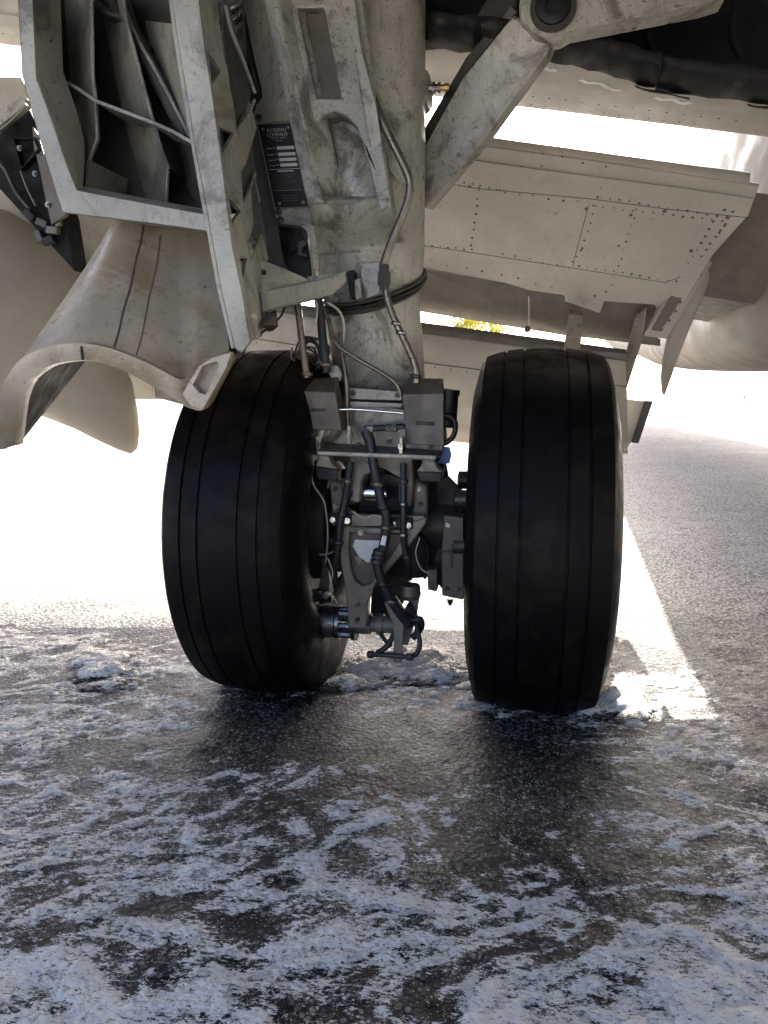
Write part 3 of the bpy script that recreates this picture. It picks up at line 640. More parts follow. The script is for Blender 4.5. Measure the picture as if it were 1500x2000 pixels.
# ================================================================== WING, WHEEL WELL
wing = thing('aircraft_wing', 'beige underside of the wing above the bright slot and the black wheel well', 'wing', (0, .4, 2.0))
WZ = lambda x: 2.02 - .17 * x
def quadslab(name, xs, v0, v1, dz, t, m, parent, zf=WZ, **k):
    V = []; F = []
    for (x) in xs:
        for v in (v0, v1): V += [(x, v(x) if callable(v) else v, zf(x) + dz), (x, v(x) if callable(v) else v, zf(x) + dz + t)]
    for i in range(len(xs) - 1):
        a = i * 4; b = a + 4
        F += [(a, b, b + 2, a + 2), (a + 1, a + 3, b + 3, b + 1), (a, a + 1, b + 1, b), (a + 2, b + 2, b + 3, a + 3)]
    F += [(0, 2, 3, 1), (len(V) - 4, len(V) - 3, len(V) - 1, len(V) - 2)]
    return obj(name, V, F, m, parent, **k)
sm_ = lambda a, b, x: (lambda t: t * t * (3 - 2 * t))(min(1, max(0, (x - a) / (b - a))))
lipv = lambda x: .20 - .14 * sm_(-.06, .06, x) + .14 * sm_(.38, .84, x)
quadslab('lower_skin', [-9, -1.5, -.06, -.02, .02, .06, .38, .45, .55, .65, .75, .84, 1.45], lipv, .50, 0, .03, 'skin', wing)
ppl_n = (.17, 0, 1)
quadslab('lower_skin', [-9, -4, -1.12], -1.5, lipv, .004, .03, 'skin', wing)
quadslab('lower_skin', [-1.12, 0, 1.2], -1.5, -1.3, .004, .03, 'skin', wing)
quadslab('upper_skin', [-9, -3, 0, 1.9], -1.75, .35, .55, .03, 'skin', wing)
quadslab('spoiler_sun_block', [-9, -3, 0, 1.45], .33, 1.2, .46, .03, 'skin', wing)  # unseen panel added to stop sun leaking through the flap slot
obj('leading_edge', [(-9, -1.5, WZ(-9)), (-9, -1.75, WZ(-9) + .3), (-9, -1.75, WZ(-9) + .58), (1.9, -1.75, WZ(1.9) + .58), (1.9, -1.75, WZ(1.9) + .3), (1.9, -1.5, WZ(1.9))], [(0, 1, 4, 5), (1, 2, 3, 4)], 'skin', wing)  # wing cut short here to let more skylight reach the ground
# rear spar face behind the well and the well itself
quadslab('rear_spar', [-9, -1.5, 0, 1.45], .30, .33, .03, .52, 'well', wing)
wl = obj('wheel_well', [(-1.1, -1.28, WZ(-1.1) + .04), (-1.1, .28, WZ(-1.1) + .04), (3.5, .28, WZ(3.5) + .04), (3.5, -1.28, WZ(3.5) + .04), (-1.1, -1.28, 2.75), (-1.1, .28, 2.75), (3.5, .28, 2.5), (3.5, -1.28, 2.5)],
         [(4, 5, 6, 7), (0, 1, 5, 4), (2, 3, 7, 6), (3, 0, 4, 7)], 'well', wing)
# rubber seal along the well's rear lip, in wavy lengths
def lipline(x, dv, dz): return Vector((x, lipv(x) + dv, WZ(x) + dz))
for a, b in ((.04, .36), (.365, .72), (.725, 1.30)):
    pts = []; k = 14
    rows = []
    for i in range(k + 1):
        x = a + (b - a) * i / k; wv = .008 * math.sin(i * 1.9 + a * 9) + .006 * random.uniform(-1, 1)
        rows.append([lipline(x, -.12 + wv, .05), lipline(x, -.10 + wv, .018 + wv), lipline(x, -.05 + wv * .5, -.004 + wv * .6), lipline(x, -.01 + wv, -.008), lipline(x, .004 + wv, -.003)])
    loft('lip_seal', rows, 'seal', wing, thick=.012, smooth=50)
for x0 in (.66, 1.0):
    rows = []
    for i in range(8):
        x = x0 + i * .024
        rows.append([lipline(x, -.03 + .008 * math.sin(i), -.026), lipline(x, .0 + .01 * math.sin(i * 1.3), -.012)])
    loft('torn_strip', rows, 'iron', wing, thick=.004)
for x, z, rz in ((.55, 2.35, 0), (.9, 2.2, .2), (1.25, 2.2, -.1), (.25, 2.4, .1)):
    ptube('well_pipe', [(820 + x * 500, -40, .2), (830 + x * 480, 60, .22), (860 + x * 470, 110, .24)], 0, .012, 'well', wing)
rv = [Vector((x, .38, WZ(x) - .0005)) for x in np.arange(.3, 1.3, .055)] + [Vector((x, .46, WZ(x) - .0005)) for x in np.arange(.2, 1.3, .05)] + [lipline(x, .18, -.0005) for x in np.arange(-3, -1.2, .06)]
domes('rivets', rv, (-.17, 0, -1), .0035, 'rivet', wing, jit=.3)
for x, v, w_, c in ((.36, .07, .06, 0), (.50, .10, .13, 0), (.74, .075, .11, 0)):
    n = Vector((-.17, 0, -1)).normalized()
    ribbon('worn_patch', [lipline(x + w_ * i / 6, v + .012 * math.sin(i * 1.7), 0) for i in range(7)], n, .012 + .006, 'white', wing, lift=.001)

# ================================================================== INBOARD FLAP (fore panel, vane, aft panel, tracks)
flap = thing('inboard_flap', 'lowered riveted beige inboard flap behind the right-hand tyre', 'flap', (0, .9, 1.4))
FN = Vector((.18, .9, 1)); FC = 2.453
def PF(x, y, off=0): return PP(x, y, FN, FC - off * FN.length)     # off > 0: towards the viewer (below)
fn = -FN.normalized()
main = [(160, 168), (930, 284), (1200, 321), (1482, 364), (1462, 420), (1392, 498), (1292, 662), (1256, 655), (1283, 604), (1278, 595), (1180, 588), (1170, 615), (1098, 606), (1104, 580), (1100, 576), (832, 541), (250, 455)]
plate('lower_skin', [PF(*q) for q in main], .018, 'skin', flap, bevel=.002)
# rounded nose along the front of the flap
rows = []
for x in np.linspace(-1.25, 1.13, 14):
    zc = (FC - .18 * x - .9 * .62) ; c = Vector((x, .625, zc)) - fn * .032
    e = Vector((0, -1, .9)).normalized(); rows.append([c + fn * (.032 * math.cos(a)) + e * (.030 * math.sin(a)) for a in np.linspace(-.1, 2.9, 16)])
loft('nose', rows, 'skin', flap, thick=-.006, smooth=60)
# step strake just behind the nose
stp = [PF(880, 306), PF(1100, 336), PF(1300, 362), PF(1470, 386), PF(1462, 404), PF(1300, 380), PF(1100, 350), PF(880, 318)]
plate('nose_strip', [p + fn * .006 for p in stp], .006, 'skin', flap, bevel=.002)
# seams
for ln in ([(830, 350), (930, 368), (1150, 388), (1300, 408), (1460, 425)], [(830, 480), (900, 490), (1115, 523), (1300, 552), (1330, 540)], [(1118, 520), (1150, 400)]):
    ribbon('panel_seam', [PF(*q) for q in subdivide(ln, 4)], fn, .0028, 'seam', flap, lift=.0006)
rows_ = []
def rrow(a, b, k, j=1.2): 
    for i in range(k + 1):
        t = i / k; rows_.append(PF(a[0] + (b[0] - a[0]) * t + random.uniform(-j, j), a[1] + (b[1] - a[1]) * t + random.uniform(-j, j)))
rrow((875, 350), (985, 372), 7); rrow((878, 361), (975, 372), 5); rrow((935, 372), (920, 480), 7); rrow((830, 479), (920, 488), 6)
rrow((1178, 352), (1137, 486), 8); rrow((1190, 388), (1420, 425), 12); rrow((1160, 402), (1410, 432), 13); rrow((1243, 410), (1208, 520), 7)
rrow((1130, 520), (1320, 550), 11); rrow((1135, 488), (1110, 525), 3); rrow((1400, 420), (1345, 515), 7); rrow((1425, 425), (1370, 500), 6); rrow((1450, 385), (1405, 455), 5)
rrow((985, 375), (1160, 400), 6, 3); rrow((980, 495), (1090, 515), 4, 3); rrow((840, 510), (1080, 560), 7, 3); rrow((1140, 590), (1200, 560), 3, 4)
rrow((1060, 300), (1180, 330), 3, 5); rrow((930, 318), (1060, 325), 3, 4)
domes('rivets', [p + fn * .0002 for p in rows_], fn, .0045, 'rivet', flap, jit=.35, seg=8)
big = [PF(x, y) + fn * .0002 for x, y in ((1208, 480), (1232, 420), (1145, 408), (1350, 490), (1415, 410), (1298, 412))]
domes('rivets', big, fn, .0075, 'rivet', flap, jit=.2)
# vane behind the trailing edge, shade put into its dark colour
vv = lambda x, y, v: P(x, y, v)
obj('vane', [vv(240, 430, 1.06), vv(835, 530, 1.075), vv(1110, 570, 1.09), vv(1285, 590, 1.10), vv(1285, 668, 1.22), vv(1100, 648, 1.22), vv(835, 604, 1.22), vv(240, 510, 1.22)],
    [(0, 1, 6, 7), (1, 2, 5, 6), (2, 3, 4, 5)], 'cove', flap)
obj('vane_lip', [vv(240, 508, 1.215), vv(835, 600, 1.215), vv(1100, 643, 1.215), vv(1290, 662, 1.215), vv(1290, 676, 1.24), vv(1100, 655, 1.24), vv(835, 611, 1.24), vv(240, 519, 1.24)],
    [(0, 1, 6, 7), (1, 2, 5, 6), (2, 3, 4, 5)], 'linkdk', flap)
# upper skin of the flap, added and stretched inboard to block the sun
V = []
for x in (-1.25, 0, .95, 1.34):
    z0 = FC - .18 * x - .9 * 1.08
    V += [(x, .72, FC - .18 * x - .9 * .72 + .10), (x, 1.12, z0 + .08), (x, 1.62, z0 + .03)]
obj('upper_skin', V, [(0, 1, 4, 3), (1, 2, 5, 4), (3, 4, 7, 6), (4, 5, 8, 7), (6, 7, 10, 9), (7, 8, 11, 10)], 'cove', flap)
# aft panel: from the slot down to the trailing edge
fore = [P(305, 562, 1.17), P(600, 606, 1.16), P(835, 640, 1.15), P(1075, 672, 1.15), P(1222, 692, 1.15)]
te = [P(300, 776, 1.45), P(560, 822, 1.45), P(880, 862, 1.45), P(1060, 880, 1.45), P(1226, 886, 1.45)]
rows = []
for k in range(7):
    t = k / 6; rows.append([a + (b - a) * t + Vector((0, -.03 * math.sin(math.pi * t), -.01 * math.sin(math.pi * t))) for a, b in zip(fore, te)])
loft('aft_panel', rows, 'skin', flap, thick=.02, smooth=40)
loft('aft_nose', [[p + Vector((0, .05, .006)) for p in fore], [p + Vector((0, .012, .012)) for p in fore], [p + Vector((0, -.004, -.004)) for p in fore], [p + Vector((0, -.006, -.03)) for p in fore]], 'cove', flap, thick=.01)
an = Vector((0, -1, -.5)).normalized()
ribbon('panel_seam', [a + (b - a) * .28 + an * .024 for a, b in zip(fore, te)], an, .003, 'seam', flap)
rv = []
for a, b, c, d in zip(fore, te, fore[1:], te[1:]):
    for k in range(7):
        t = k / 7; p = a + (c - a) * t; q = b + (d - b) * t; rv.append(p + (q - p) * .31 + an * .026)
domes('rivets', rv, an, .004, 'rivet', flap)
# tracks between the panels and the cable
ppl('flap_track', [(1112, 612, 1.06), (1138, 616, 1.06), (1134, 690, 1.13), (1100, 690, 1.13)], 0, .05, 'link', flap, bevel=.004)
ppl('flap_track', [(1240, 620, 1.08), (1264, 600, 1.08), (1256, 660, 1.1), (1230, 740, 1.2), (1214, 790, 1.27), (1200, 780, 1.27), (1222, 690, 1.15)], 0, .05, 'link', flap, bevel=.004)
ppl('track_end', [(1215, 778), (1262, 784), (1275, 783), (1242, 866), (1232, 864), (1222, 880), (1214, 860)], 1.4, .05, 'skin', flap)
ppl('track_end_edge', [(1259, 782), (1276, 783), (1247, 866), (1234, 864)], 1.39, .10, 'iron', flap, bevel=.002)
ptube('static_wick', [(1033, 576), (1033, 640)], 1.12, .004, 'wire', flap)
lathe('wick_clamp', [(-.014, .006), (-.01, .014), (.01, .014), (.014, .006)], P(1030, 643, 1.12), (0, 0, 1), 'iron', flap, n=8)
ppl('flap_fitting', [(1156, 684), (1228, 690), (1224, 704), (1150, 690)], 1.13, .03, 'cove', flap)
# plate and pointed fairing at the flap's inner end
ef = thing('flap_end_fairing', 'pointed grey end fairing hanging from the inner end of the flap', 'fairing', P(1330, 640, 1.1))
ppl('end_plate', [(1378, 490, .97), (1392, 496, .97), (1392, 512, .98), (1302, 662, 1.10), (1256, 656, 1.10), (1352, 508, .98)], 0, .02, 'skin', ef, bevel=.003)
ppl('access_strip', [(1346, 520, .975), (1366, 516, .975), (1368, 526, .98), (1290, 648, 1.09), (1270, 645, 1.09)], 0, .006, 'cove', ef, bevel=.001)
domes('rivets', [P(1366 - 72 * k / 6 + random.uniform(-2, 2), 536 + 108 * k / 6, .985 + .1 * k / 6) for k in range(7)], (0, -1, -.4), .006, 'rivet', ef)
sec = []
for (xl, xr, y, v) in ((1358, 1396, 505, 1.02), (1336, 1382, 560, 1.06), (1312, 1356, 620, 1.10), (1302, 1340, 660, 1.12), (1293, 1324, 700, 1.15), (1290, 1312, 735, 1.17), (1291, 1303, 760, 1.19), (1294, 1298, 771, 1.2)):
    a = P(xl, y, v); b = P(xr, y, v); c = (a + b) / 2; hx = (b - a) / 2; dy = Vector((0, .035 * (hx.length / .05) ** .5 * .9, 0))
    sec.append([c + hx * math.cos(q) + dy * math.sin(q) for q in np.linspace(0, 2 * math.pi, 17)[:-1]])
loft('fin', sec, 'skin2', ef, closed=True, caps=True, smooth=50)

# ================================================================== OUTBOARD FLAP and track fairing at the left
of = thing('outboard_flap', 'beige outboard flap at the left edge beyond the doors', 'flap', (-3, 1.2, 1.5))
def ofp(x, t): return Vector((x, .72 + .75 * t, WZ(x) - .20 - (WZ(x) - .20 - .90) * t))
rows = [[ofp(x, t) + Vector((0, -.04 * math.sin(math.pi * t), 0)) for t in np.linspace(0, 1, 8)] for x in (-8, -4, -2.2, -1.42)]
loft('lower_skin', rows, 'skin', of, thick=.05, smooth=40)
tf = thing('flap_track_fairing', 'large smooth beige canoe fairing with a blunt drooping tail at the left', 'fairing', P(150, 780, 1.1))
# canoe: sections from the front (left, out of frame) to the blunt tail at (265, 885)
prof = [(-330, 560, 250, 200, .55), (-150, 590, 275, 210, .68), (0, 640, 235, 195, .8), (90, 700, 165, 150, .9), (150, 745, 105, 112, 1.0), (200, 790, 76, 82, 1.06), (232, 832, 50, 52, 1.1), (252, 862, 28, 27, 1.13), (262, 880, 10, 10, 1.15)]
sec = []
ang = math.atan2(-.62, .78)
for (x, y, a, b, v) in prof:
    c = P(x, y, v); k = mpp(v)
    dx = Vector((.72, -.1, .60)).normalized() * (a * k); dz = Vector((.0, -.9, -.1)).normalized() * (b * k)
    sec.append([c + dx * math.cos(q) + dz * math.sin(q) for q in np.linspace(0, 2 * math.pi, 33)[:-1]])
loft('shell', sec, 'skin2', tf, closed=True, caps=True, smooth=60)

# ================================================================== FUSELAGE
fu = thing('aircraft_fuselage', 'smooth beige rounded fuselage belly at the right edge', 'fuselage', (2.9, 2, 1.1))
def fsec(v, xl, zb, rad=0, cx=3.0):
    half = [(cx, zb - .01), (2.2, zb - .005), (xl + .34, zb + .005), (xl + .14, zb + .04), (xl + .04, zb + .11), (xl, zb + .21), (xl + .01, zb + .35), (xl + .025, zb + .60), (xl + .06, zb + .90), (xl + .15, zb + 1.3), (xl + .32, zb + 1.8), (xl + .65, zb + 2.5), (cx, zb + 3.3)]
    pts = spline([Vector((x, v, z)) for x, z in half], 3)
    return pts + [Vector((2 * cx - p.x, p.y, p.z)) for p in reversed(pts[1:-1])]
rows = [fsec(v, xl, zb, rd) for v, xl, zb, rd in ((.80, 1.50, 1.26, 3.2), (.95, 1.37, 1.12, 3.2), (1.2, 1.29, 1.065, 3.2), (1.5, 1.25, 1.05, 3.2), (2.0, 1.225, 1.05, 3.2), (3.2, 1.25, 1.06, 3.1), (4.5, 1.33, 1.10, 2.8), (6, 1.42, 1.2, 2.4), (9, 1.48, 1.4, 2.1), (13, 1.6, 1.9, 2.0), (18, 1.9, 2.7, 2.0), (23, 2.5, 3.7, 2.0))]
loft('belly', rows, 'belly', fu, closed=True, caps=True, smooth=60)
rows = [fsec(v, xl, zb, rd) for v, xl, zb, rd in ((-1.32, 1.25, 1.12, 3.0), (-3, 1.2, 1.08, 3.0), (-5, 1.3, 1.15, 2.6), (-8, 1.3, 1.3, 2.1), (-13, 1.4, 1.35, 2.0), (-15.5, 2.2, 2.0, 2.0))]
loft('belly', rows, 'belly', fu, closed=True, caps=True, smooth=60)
ribbon('panel_seam', [PX(x, y, 1.0) * 0 + P(x, y, v) for x, y, v in subdivide([(1418, 540, 1.44), (1450, 532, 1.30), (1500, 518, 1.15)], 5)], (-.8, -.5, 0), .006, 'seam', fu, lift=.004)
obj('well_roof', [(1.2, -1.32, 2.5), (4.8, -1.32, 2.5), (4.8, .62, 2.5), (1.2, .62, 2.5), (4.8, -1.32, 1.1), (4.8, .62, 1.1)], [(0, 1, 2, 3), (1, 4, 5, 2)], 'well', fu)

# ================================================================== RIBBED GEAR DOOR (left)
gd = thing('gear_door', 'ribbed inner side of the large grey landing gear door at upper left', 'gear door', P(270, 420, -.5))
ppl('edge_flange', [(34, -30), (62, -30), (70, 150), (100, 232), (130, 322), (150, 372), (410, 420), (410, 452), (330, 440), (121, 414), (74, 260), (43, 147)], -.66, .012, 'door', gd, bevel=.002)
ppl('edge_wall', [(62, -30, -.66), (118, -30, -.55), (124, 140, -.55), (134, 168, -.55), (150, 216, -.55), (165, 272, -.55), (167, 312, -.56), (163, 366, -.6), (150, 372, -.66), (130, 322, -.66), (100, 232, -.66), (70, 150, -.66)], 0, .010, 'door', gd, bevel=.003)
ppl('bottom_wall', [(150, 372, -.66), (164, 364, -.60), (410, 412, -.60), (410, 422, -.66)], 0, .010, 'door', gd, bevel=.002)
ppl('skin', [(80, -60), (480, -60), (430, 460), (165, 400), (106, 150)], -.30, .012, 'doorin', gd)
# upright ribs: rear edge on the skin, free edge towards the viewer
ppl('rib', [(122, -30, -.36), (176, -30, -.50), (179, 150, -.50), (186, 200, -.50), (189, 272, -.50), (173, 314, -.50), (160, 300, -.38), (140, 200, -.36)], 0, .009, 'door', gd, bevel=.003)
ppl('rib', [(188, -30, -.31), (238, -30, -.46), (243, 32, -.46), (296, 232, -.46), (326, 320, -.46), (323, 400, -.46), (286, 396, -.31), (240, 230, -.31)], 0, .009, 'door', gd, bevel=.003)
ppl('rib', [(282, 40, -.31), (335, 46, -.45), (345, 110, -.45), (366, 246, -.45), (366, 270, -.45), (300, 130, -.31)], 0, .009, 'door', gd, bevel=.003)
ppl('rib', [(330, 270, -.31), (378, 284, -.45), (395, 420, -.45), (345, 330, -.31)], 0, .009, 'doorin', gd, bevel=.003)
# cross rib: bright free edge, underside falling back
def shelf_rib(px, v0, v1, m, name='rib', t=.008):
    a = [P(x, y, v0) for x, y in px]; b = [Vector((p.x, v1, p.z)) for p in a]
    V = a + b; n = len(a); F = [(i, i + 1, n + i + 1, n + i) for i in range(n - 1)]
    o = obj(name, V, F, m, gd); s = o.modifiers.new('solid', 'SOLIDIFY'); s.thickness = t; s.offset = 0
    return o
shelf_rib([(130, 160), (150, 172), (187, 197), (300, 240), (340, 258), (382, 282)], -.52, -.32, 'door')
shelf_rib([(172, 362), (164, 366), (410, 414)], -.52, -.32, 'door')
shelf_rib([(172, 312), (168, 362)], -.52, -.32, 'door')
shelf_rib([(300, 240), (318, 300), (330, 330)], -.47, -.32, 'doorin')
shelf_rib([(196, 20), (236, 34), (262, 70)], -.44, -.32, 'doorin')
ptube('rib_cap', [(232, -20, -.43), (262, 62, -.43), (312, 152, -.43), (372, 268, -.45)], 0, .005, 'door', gd)
ptube('rib_cap', [(187, 200, -.51), (190, 270, -.51), (173, 314, -.51), (169, 362, -.52)], 0, .004, 'strut', gd, sm=False)
ptube('stiffener', [(232, -20, -.40), (262, 70, -.40), (310, 160, -.40), (366, 268, -.42)], 0, .020, 'doorin', gd, n=16)
ptube('stiffener', [(180, -20, -.34), (232, 18, -.36), (236, -10, -.36)], 0, .012, 'doorin', gd)
obj('outer_sheet', [P(34, -30, -.66), P(43, 147, -.66), P(74, 260, -.66), P(121, 414, -.66), P(410, 452, -.66)] + [P(100, -60, -.28), P(108, 150, -.28), P(132, 260, -.28), P(168, 405, -.28), P(430, 462, -.28)],
    [(i, i + 1, i + 6, i + 5) for i in range(4)], 'door', gd)
domes('rivets', [P(x, y, -.612) for x, y in ((88, 50), (86, 120), (100, 80), (108, 160), (118, 200))], (0.3, -1, 0), .004, 'rivet', gd)

# ---------------------------------------------------------------- long-framed door beside the leg
ld = thing('strut_door', 'tall narrow grey door frame with dark cross ribs beside the landing gear leg', 'gear door', P(470, 690, -.6))
ppl('front_edge', [(333, -30), (384, -30), (400, 98), (416, 200), (436, 350), (452, 478), (472, 572), (488, 668), (470, 690), (458, 680), (430, 560), (405, 418), (384, 305), (360, 158), (344, 60)], -.70, .014, 'door', ld, bevel=.003)
ppl('edge_return', [(384, -30, -.70), (420, -30, -.58), (436, 100, -.58), (456, 205, -.58), (464, 262, -.58), (476, 400, -.58), (482, 470, -.58), (500, 585, -.58), (506, 660, -.58), (488, 668, -.70), (472, 572, -.70), (452, 478, -.70), (436, 350, -.70), (416, 200, -.70), (400, 98, -.70)], 0, .010, 'door', ld, bevel=.0015,
    holes=[[(407, 100, -.685), (432, 138, -.60), (414, 166, -.68)], [(428, 248, -.685), (458, 260, -.60), (434, 302, -.68)], [(448, 386, -.685), (470, 412, -.60), (453, 438, -.68)], [(468, 500, -.685), (482, 505, -.60), (474, 545, -.68)]])
ppl('edge_side', [(333, -30, -.70), (344, 60, -.70), (360, 158, -.70), (384, 305, -.70), (405, 418, -.70), (430, 560, -.70), (458, 680, -.70), (470, 676, -.62), (444, 560, -.60), (420, 418, -.60), (396, 300, -.60), (375, 158, -.60), (360, 60, -.60), (350, -30, -.60)], 0, .008, 'door', ld, bevel=.001)
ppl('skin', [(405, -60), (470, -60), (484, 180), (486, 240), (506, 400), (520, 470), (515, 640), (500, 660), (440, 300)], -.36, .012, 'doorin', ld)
ppl('outer_sheet', [(400, -60), (560, -60), (580, 230), (600, 400), (600, 470), (560, 520), (520, 640), (500, 600), (430, 300)], -.195, .01, 'doorin', ld)  # dark sheet added behind the door in place of shade
# mid web carrying a second row of bays
ppl('web', [(438, -20, -.50), (458, 50, -.46), (490, 176, -.42), (490, 190, -.42), (463, 250, -.50), (450, 170, -.52), (438, 60, -.52)], 0, .008, 'doorin', ld, bevel=.002)
ppl('web', [(472, 238, -.46), (486, 222, -.42), (494, 330, -.42), (508, 402, -.40), (514, 455, -.40), (500, 470, -.44), (484, 420, -.48), (476, 340, -.48)], 0, .008, 'doorin', ld, bevel=.002)
for a, b, c, d in (((412, 170), (434, 140), (452, 70), 0), ((430, 308), (460, 262), (482, 196), 0), ((446, 440), (468, 412), (490, 340), 0), ((470, 540), (488, 500), (506, 458), 0)):
    V = [P(a[0], a[1], -.62), P(b[0], b[1], -.55), P(c[0], c[1], -.40)]
    o = obj('cross_rib', [V[0], V[1], V[2]] + [p + Vector((.0, .05, -.055)) for p in V[:3]], [(0, 1, 4, 3), (1, 2, 5, 4)], 'door', ld)
    s = o.modifiers.new('solid', 'SOLIDIFY'); s.thickness = .008
for px in ([(411, 172, -.63), (424, 152, -.59), (434, 140, -.56)], [(430, 310, -.63), (446, 282, -.59), (462, 258, -.55), (484, 224, -.46), (497, 196, -.42)],
           [(446, 442, -.63), (468, 412, -.55), (488, 366, -.47), (498, 338, -.43)], [(470, 542, -.63), (488, 502, -.55), (508, 462, -.45)], [(440, 10, -.55), (452, 60, -.52), (476, 120, -.47), (498, 182, -.43)]):
    o = tube('rib_cap', [P(*q) for q in px], .0045, 'strut', ld, n=6)
ppl('pocket_shade', [(436, 150, -.52), (462, 256, -.50), (440, 290, -.56), (422, 176, -.58)], 0, .006, 'black', ld, bevel=0)  # black plates put in the pockets to paint their shade
ppl('pocket_shade', [(464, 268, -.50), (478, 400, -.48), (456, 418, -.56), (440, 300, -.58)], 0, .006, 'black', ld, bevel=0)
ppl('pocket_shade', [(478, 420, -.48), (488, 486, -.48), (474, 510, -.56), (458, 440, -.58)], 0, .006, 'black', ld, bevel=0)
ppl('inner_flange', [(462, 470, -.56), (484, 470, -.56), (500, 580, -.56), (506, 655, -.56), (492, 662, -.56), (478, 560, -.56)], 0, .03, 'door', ld, bevel=.003)
for x, y in ((487, 585), (489, 620)):
    lathe('bolt', [(0, .008), (.006, .008), (.008, .004)], P(x, y, -.565), (0, -1, 0), 'iron', ld, n=8)
# torn seal at the foot
rows = []
for k in range(9):
    t = k / 8; x = 460 + 78 * t; y = 700 - 60 * t - 22 * math.sin(math.pi * t); rows.append([P(x, y - 22 - 10 * math.sin(k), -.60 + .1 * t), P(x + 2, y - 6, -.615 + .1 * t), P(x + 4, y + 8 * math.sin(k * 2.2), -.60 + .12 * t)])
loft('foot_seal', rows, 'cove', ld, thick=.006)
ptube('bonding_wire', [(505, 655, -.55), (530, 635, -.5), (548, 618, -.45), (556, 600, -.42)], 0, .003, 'black', ld)
# horn bracket reaching to the leg
ppl('horn_top', [(508, 505, -.46), (560, 526, -.42), (606, 546, -.38), (600, 552, -.38), (514, 570, -.50), (490, 560, -.50), (488, 545, -.5)], 0, .012, 'door', ld, bevel=.003)
ppl('horn', [(514, 568, -.51), (600, 551, -.40), (640, 542, -.36), (674, 528, -.33), (678, 550, -.33), (652, 575, -.35), (600, 590, -.40), (518, 608, -.51)], 0, .02, 'door', ld, bevel=.004)
ppl('horn_edge', [(512, 556, -.515), (520, 556, -.515), (520, 607, -.515), (514, 607, -.515)], 0, .05, 'strut', ld, bevel=.001)
ppl('horn_arm', [(600, 540, -.33), (640, 536, -.32), (676, 529, -.31), (676, 534, -.31), (610, 552, -.33)], 0, .03, 'strut', ld, bevel=.003)
lathe('bolt', [(0, .007), (.005, .007), (.007, .004)], P(516, 531, -.47), (0, -.8, -.5), 'iron', ld, n=8)
# hydraulic coils high between the doors
for k in range(3):
    ptube('coil', [(420 + 4 * k, 10 + 24 * k, -.36), (440, 18 + 24 * k, -.40), (462, 6 + 24 * k, -.38), (470, -10 + 24 * k, -.34)], 0, .010, 'steel', ld)
ppl('dark_block', [(430, 60, -.34), (470, 50, -.34), (500, 170, -.34), (470, 180, -.34), (440, 130, -.34)], 0, .03, 'black', ld)

# ================================================================== CURVED LOWER DOOR
cdn = thing('lower_gear_door', 'curved beige lower door with a thick rounded rim above the left-hand tyre', 'gear door', P(200, 760, -.75))
rimpx = [(-8, 880, -.52), (0, 800, -.60), (14, 748, -.66), (42, 706, -.72), (88, 682, -.77), (140, 673, -.80), (195, 677, -.80), (250, 694, -.79), (300, 716, -.77), (345, 740, -.75), (362, 742, -.74), (376, 730, -.73), (386, 712, -.72), (412, 700, -.70), (448, 690, -.68)]
toppx = [(150, 600, -.05), (160, 560, -.12), (175, 520, -.20), (195, 480, -.27), (212, 448, -.33), (228, 428, -.37), (250, 424, -.39), (280, 428, -.40), (310, 434, -.40), (335, 438, -.40), (350, 442, -.40), (368, 446, -.40), (384, 450, -.40), (400, 452, -.40), (428, 456, -.40)]
A = spline([P(*q) for q in rimpx], 4); B = spline([P(*q) for q in toppx], 4)
rows = []
for k in range(15):
    t = k / 14; rows.append([a + (b - a) * t for a, b in zip(A, B)])
loft('skin', rows, 'lower', cdn, thick=.0, smooth=60)
# thick rim: outer line and inner line
inpx = [(30, 868, -.52), (38, 800, -.60), (44, 770, -.66), (60, 738, -.72), (100, 712, -.76), (150, 702, -.79), (195, 705, -.79), (245, 722, -.78), (295, 748, -.76), (345, 778, -.75), (362, 790, -.74), (378, 796, -.73), (394, 798, -.72), (412, 772, -.70), (452, 694, -.68)]
Cc = spline([P(*q) for q in inpx], 4)
fr = [a + Vector((0, -.004, 0)) for a in A]
loft('rim', [[a + Vector((0, .05, 0)) for a in A], [a + Vector((0, .006, .002)) for a in A], fr, [a * .5 + c * .5 + Vector((0, -.006, 0)) for a, c in zip(A, Cc)], [c + Vector((0, -.004, 0)) for c in Cc], [c + Vector((0, .01, .0)) for c in Cc], [c + Vector((0.005, .025, .005)) for c in Cc]], 'lower', cdn, thick=.004, smooth=40)
D = [c + (b - a) for a, b, c in zip(A, B, Cc)]
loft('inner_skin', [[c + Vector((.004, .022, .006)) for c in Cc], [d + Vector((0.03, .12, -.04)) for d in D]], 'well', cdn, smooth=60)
# corner casting with a recessed window
ppl('corner_plate', [(356, 770), (372, 742), (388, 716), (412, 700), (452, 688), (440, 722), (396, 800), (372, 792)], -.772, .02, 'lower', cdn, holes=[[(384, 738), (396, 714), (424, 706), (428, 716), (414, 744), (402, 770), (390, 768), (376, 752)]], bevel=.004)
ppl('recess_floor', [(374, 754), (394, 710), (428, 704), (430, 720), (404, 774), (388, 772)], -.745, .01, 'lower', cdn)
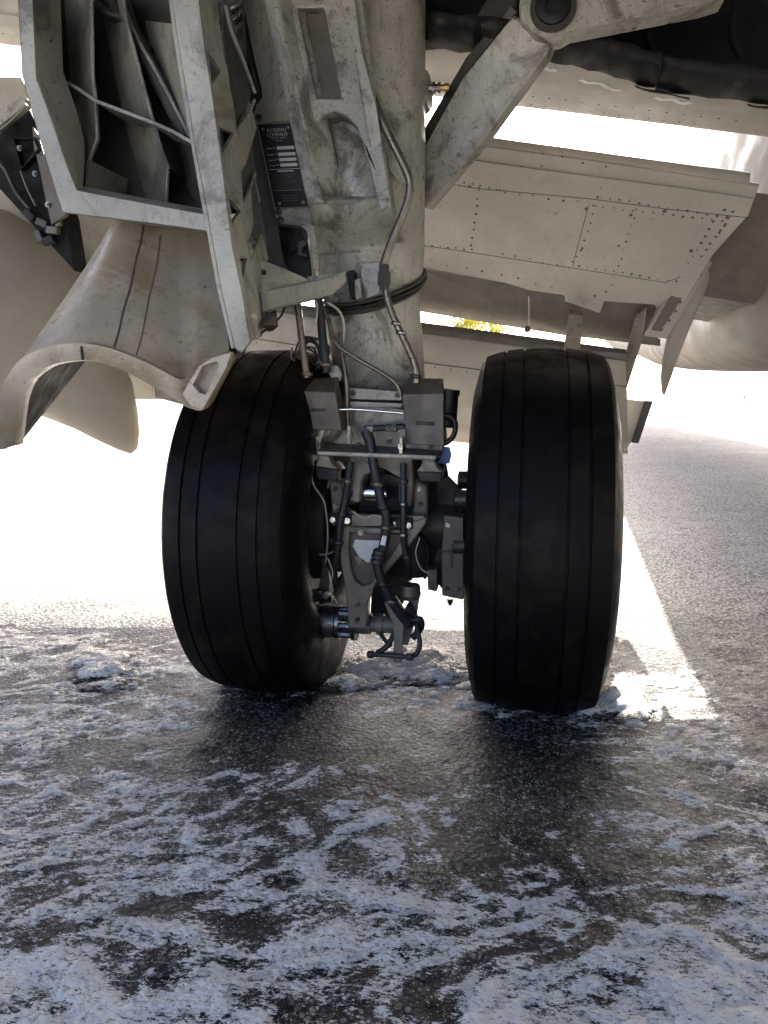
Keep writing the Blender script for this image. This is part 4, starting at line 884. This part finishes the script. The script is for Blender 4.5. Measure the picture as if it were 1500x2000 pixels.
# seams on the curved skin
def on_skin(u, t):
    f = u * (len(A) - 1); i = min(int(f), len(A) - 2); g = f - i
    a = A[i] * (1 - g) + A[i + 1] * g; b = B[i] * (1 - g) + B[i + 1] * g; return a + (b - a) * t
nn = Vector((.2, -.8, -.25)).normalized()
ribbon('seam', [on_skin(.462 + .045 * t + .0015 * math.sin(t * 17), t) + nn * .001 for t in np.linspace(.01, .97, 24)], nn, .0045, 'seam', cdn, lift=.002)
ribbon('seam', [on_skin(.52 + .07 * t + .002 * math.sin(t * 11), t) + nn * .001 for t in np.linspace(.01, .9, 20)], nn, .003, 'linkdk', cdn, lift=.002)
ppl('rim_joint', [(156, 676), (158, 676), (160, 703), (158, 703)], -.815, .01, 'seam', cdn, bevel=0)
ppl('back_flange', [(298, 742), (362, 752), (362, 792), (302, 776)], -.25, .02, 'lower', cdn)
domes('rivets', [P(352, 668, -.70), P(270, 548, -.62), P(400, 560, -.56)], nn, .004, 'rivet', cdn)
# hinge mechanism and dark linkage beyond the doors, far left
hg = thing('flap_linkage', 'dark hinge linkage with bright edges between the wing and the door at far left', 'linkage', P(50, 300, .5))
ppl('bracket', [(-20, 150), (40, 150), (60, 190), (30, 215), (-20, 240)], .45, .05, 'skin', hg)
ppl('lever', [(-20, 230), (40, 188), (52, 192), (48, 206), (-20, 262)], .36, .04, 'strut', hg)
ppl('dark_backing', [(-30, 225), (48, 196), (80, 262), (128, 420), (146, 530), (0, 370), (-30, 340)], .45, .10, 'well', hg)  # near-black backing sheet standing in front of the flap
ppl('clevis', [(24, 268), (68, 268), (78, 292), (40, 332), (30, 300)], .42, .03, 'well', hg, holes=[[(27, 271), (64, 271), (73, 290), (42, 326), (34, 300)]], bevel=.001)
ppl('cover', [(70, 300), (90, 300), (130, 420), (100, 440)], .42, .02, 'linkdk', hg)
ptube('linkage_rod', [(-20, 268, .34), (20, 238, .34), (52, 204, .34)], 0, .006, 'pipe', hg)
ptube('linkage_rod', [(40, 334, .40), (54, 370, .40), (70, 402, .40)], 0, .004, 'pipe', hg)
ptube('linkage_rod', [(-20, 300, .42), (10, 330, .42), (30, 372, .42), (60, 410, .42)], 0, .009, 'iron', hg)
for x, y, a in ((84, 436, .4), (96, 470, -.3), (60, 420, .8), (104, 450, .1), (78, 462, 1.2)):
    box('torn_seal', P(x, y, .42), (.05, .03, .03), random.choice(('seal', 'iron', 'linkdk')), hg, .004, Matrix.Rotation(a, 3, 'Y'))
ppl('bracket', [(62, 246), (74, 262), (108, 380), (118, 440), (108, 444), (90, 380), (66, 290)], .43, .02, 'link', hg)
for x, y in ((40, 290), (70, 340), (95, 400)):
    lathe('bolt', [(0, .012), (.008, .012), (.008, .007), (.016, .007)], P(x, y, .42), (0, -1, 0), 'steel', hg, n=6, smooth=20)

# ================================================================== TREES far behind
def leafmat(name, c):
    return mat(name, c, .55, var=.45, scale=.8, bump=0)
LM = leafmat('leaf_yellow_green', (.42, .38, .02))
BK = mat('bark', (.09, .07, .05), .85, var=.3, bump=.5)
def tree(name, label, base, h, rw, n, leaf, group=None, cat='tree'):
    t = thing(name, label, cat, base, group); b = Vector(base); rnd = random.Random(int(h * 100))
    tr = tube('trunk', [b, b + Vector((.05, 0, h * .25)), b + Vector((-.05, .05, h * .5)), b + Vector((0, 0, h * .75))], lambda q: h * .03 * (1 - .7 * q), BK, t)
    V = []; F = []
    cl = [(Vector((rnd.gauss(0, rw * .45), rnd.gauss(0, rw * .45), h * rnd.uniform(.38, .92))), rw * rnd.uniform(.25, .5)) for _ in range(16)]
    for i in range(5):
        c = cl[i][0]; tube('branch', [b + Vector((0, 0, h * .35)), b + c * .6 + Vector((0, 0, h * .12)), b + c], lambda q: h * .012 * (1 - .7 * q), BK, tr)
    for _ in range(n):
        c, r_ = rnd.choice(cl); d = Vector((rnd.gauss(0, 1), rnd.gauss(0, 1), rnd.gauss(0, .8))).normalized() * (r_ * rnd.random() ** .4)
        p = b + c + d; s = rnd.uniform(.08, .17) * h / 5; e1 = Vector((rnd.gauss(0, 1), rnd.gauss(0, 1), rnd.gauss(0, 1))).normalized(); e2 = e1.orthogonal().normalized(); k = len(V)
        V += [p - e1 * s, p + e2 * s * .5, p + e1 * s, p - e2 * s * .5]; F.append((k, k + 1, k + 2, k + 3))
    obj('crown', V, F, leaf, t)
for x, yb, v, h, rw, lb in ((905, 742, 48, 5.6, 2.2, 'sunlit yellow-green tree seen through the flap slot, the left of the pair'), (962, 742, 52, 5.2, 1.6, 'sunlit yellow-green tree seen through the flap slot, the right of the pair')):
    p = P(x, yb, v); tree('broadleaf_tree', lb, (p.x, p.y, 0), h, rw, 1100, LM, 'trees beyond the apron')
p = P(1455, 762, 30); tree('low_bush', 'low yellow-green bush on the bright apron at far right', (p.x, p.y, -.05), .9, .55, 500, LM, None, 'bush')
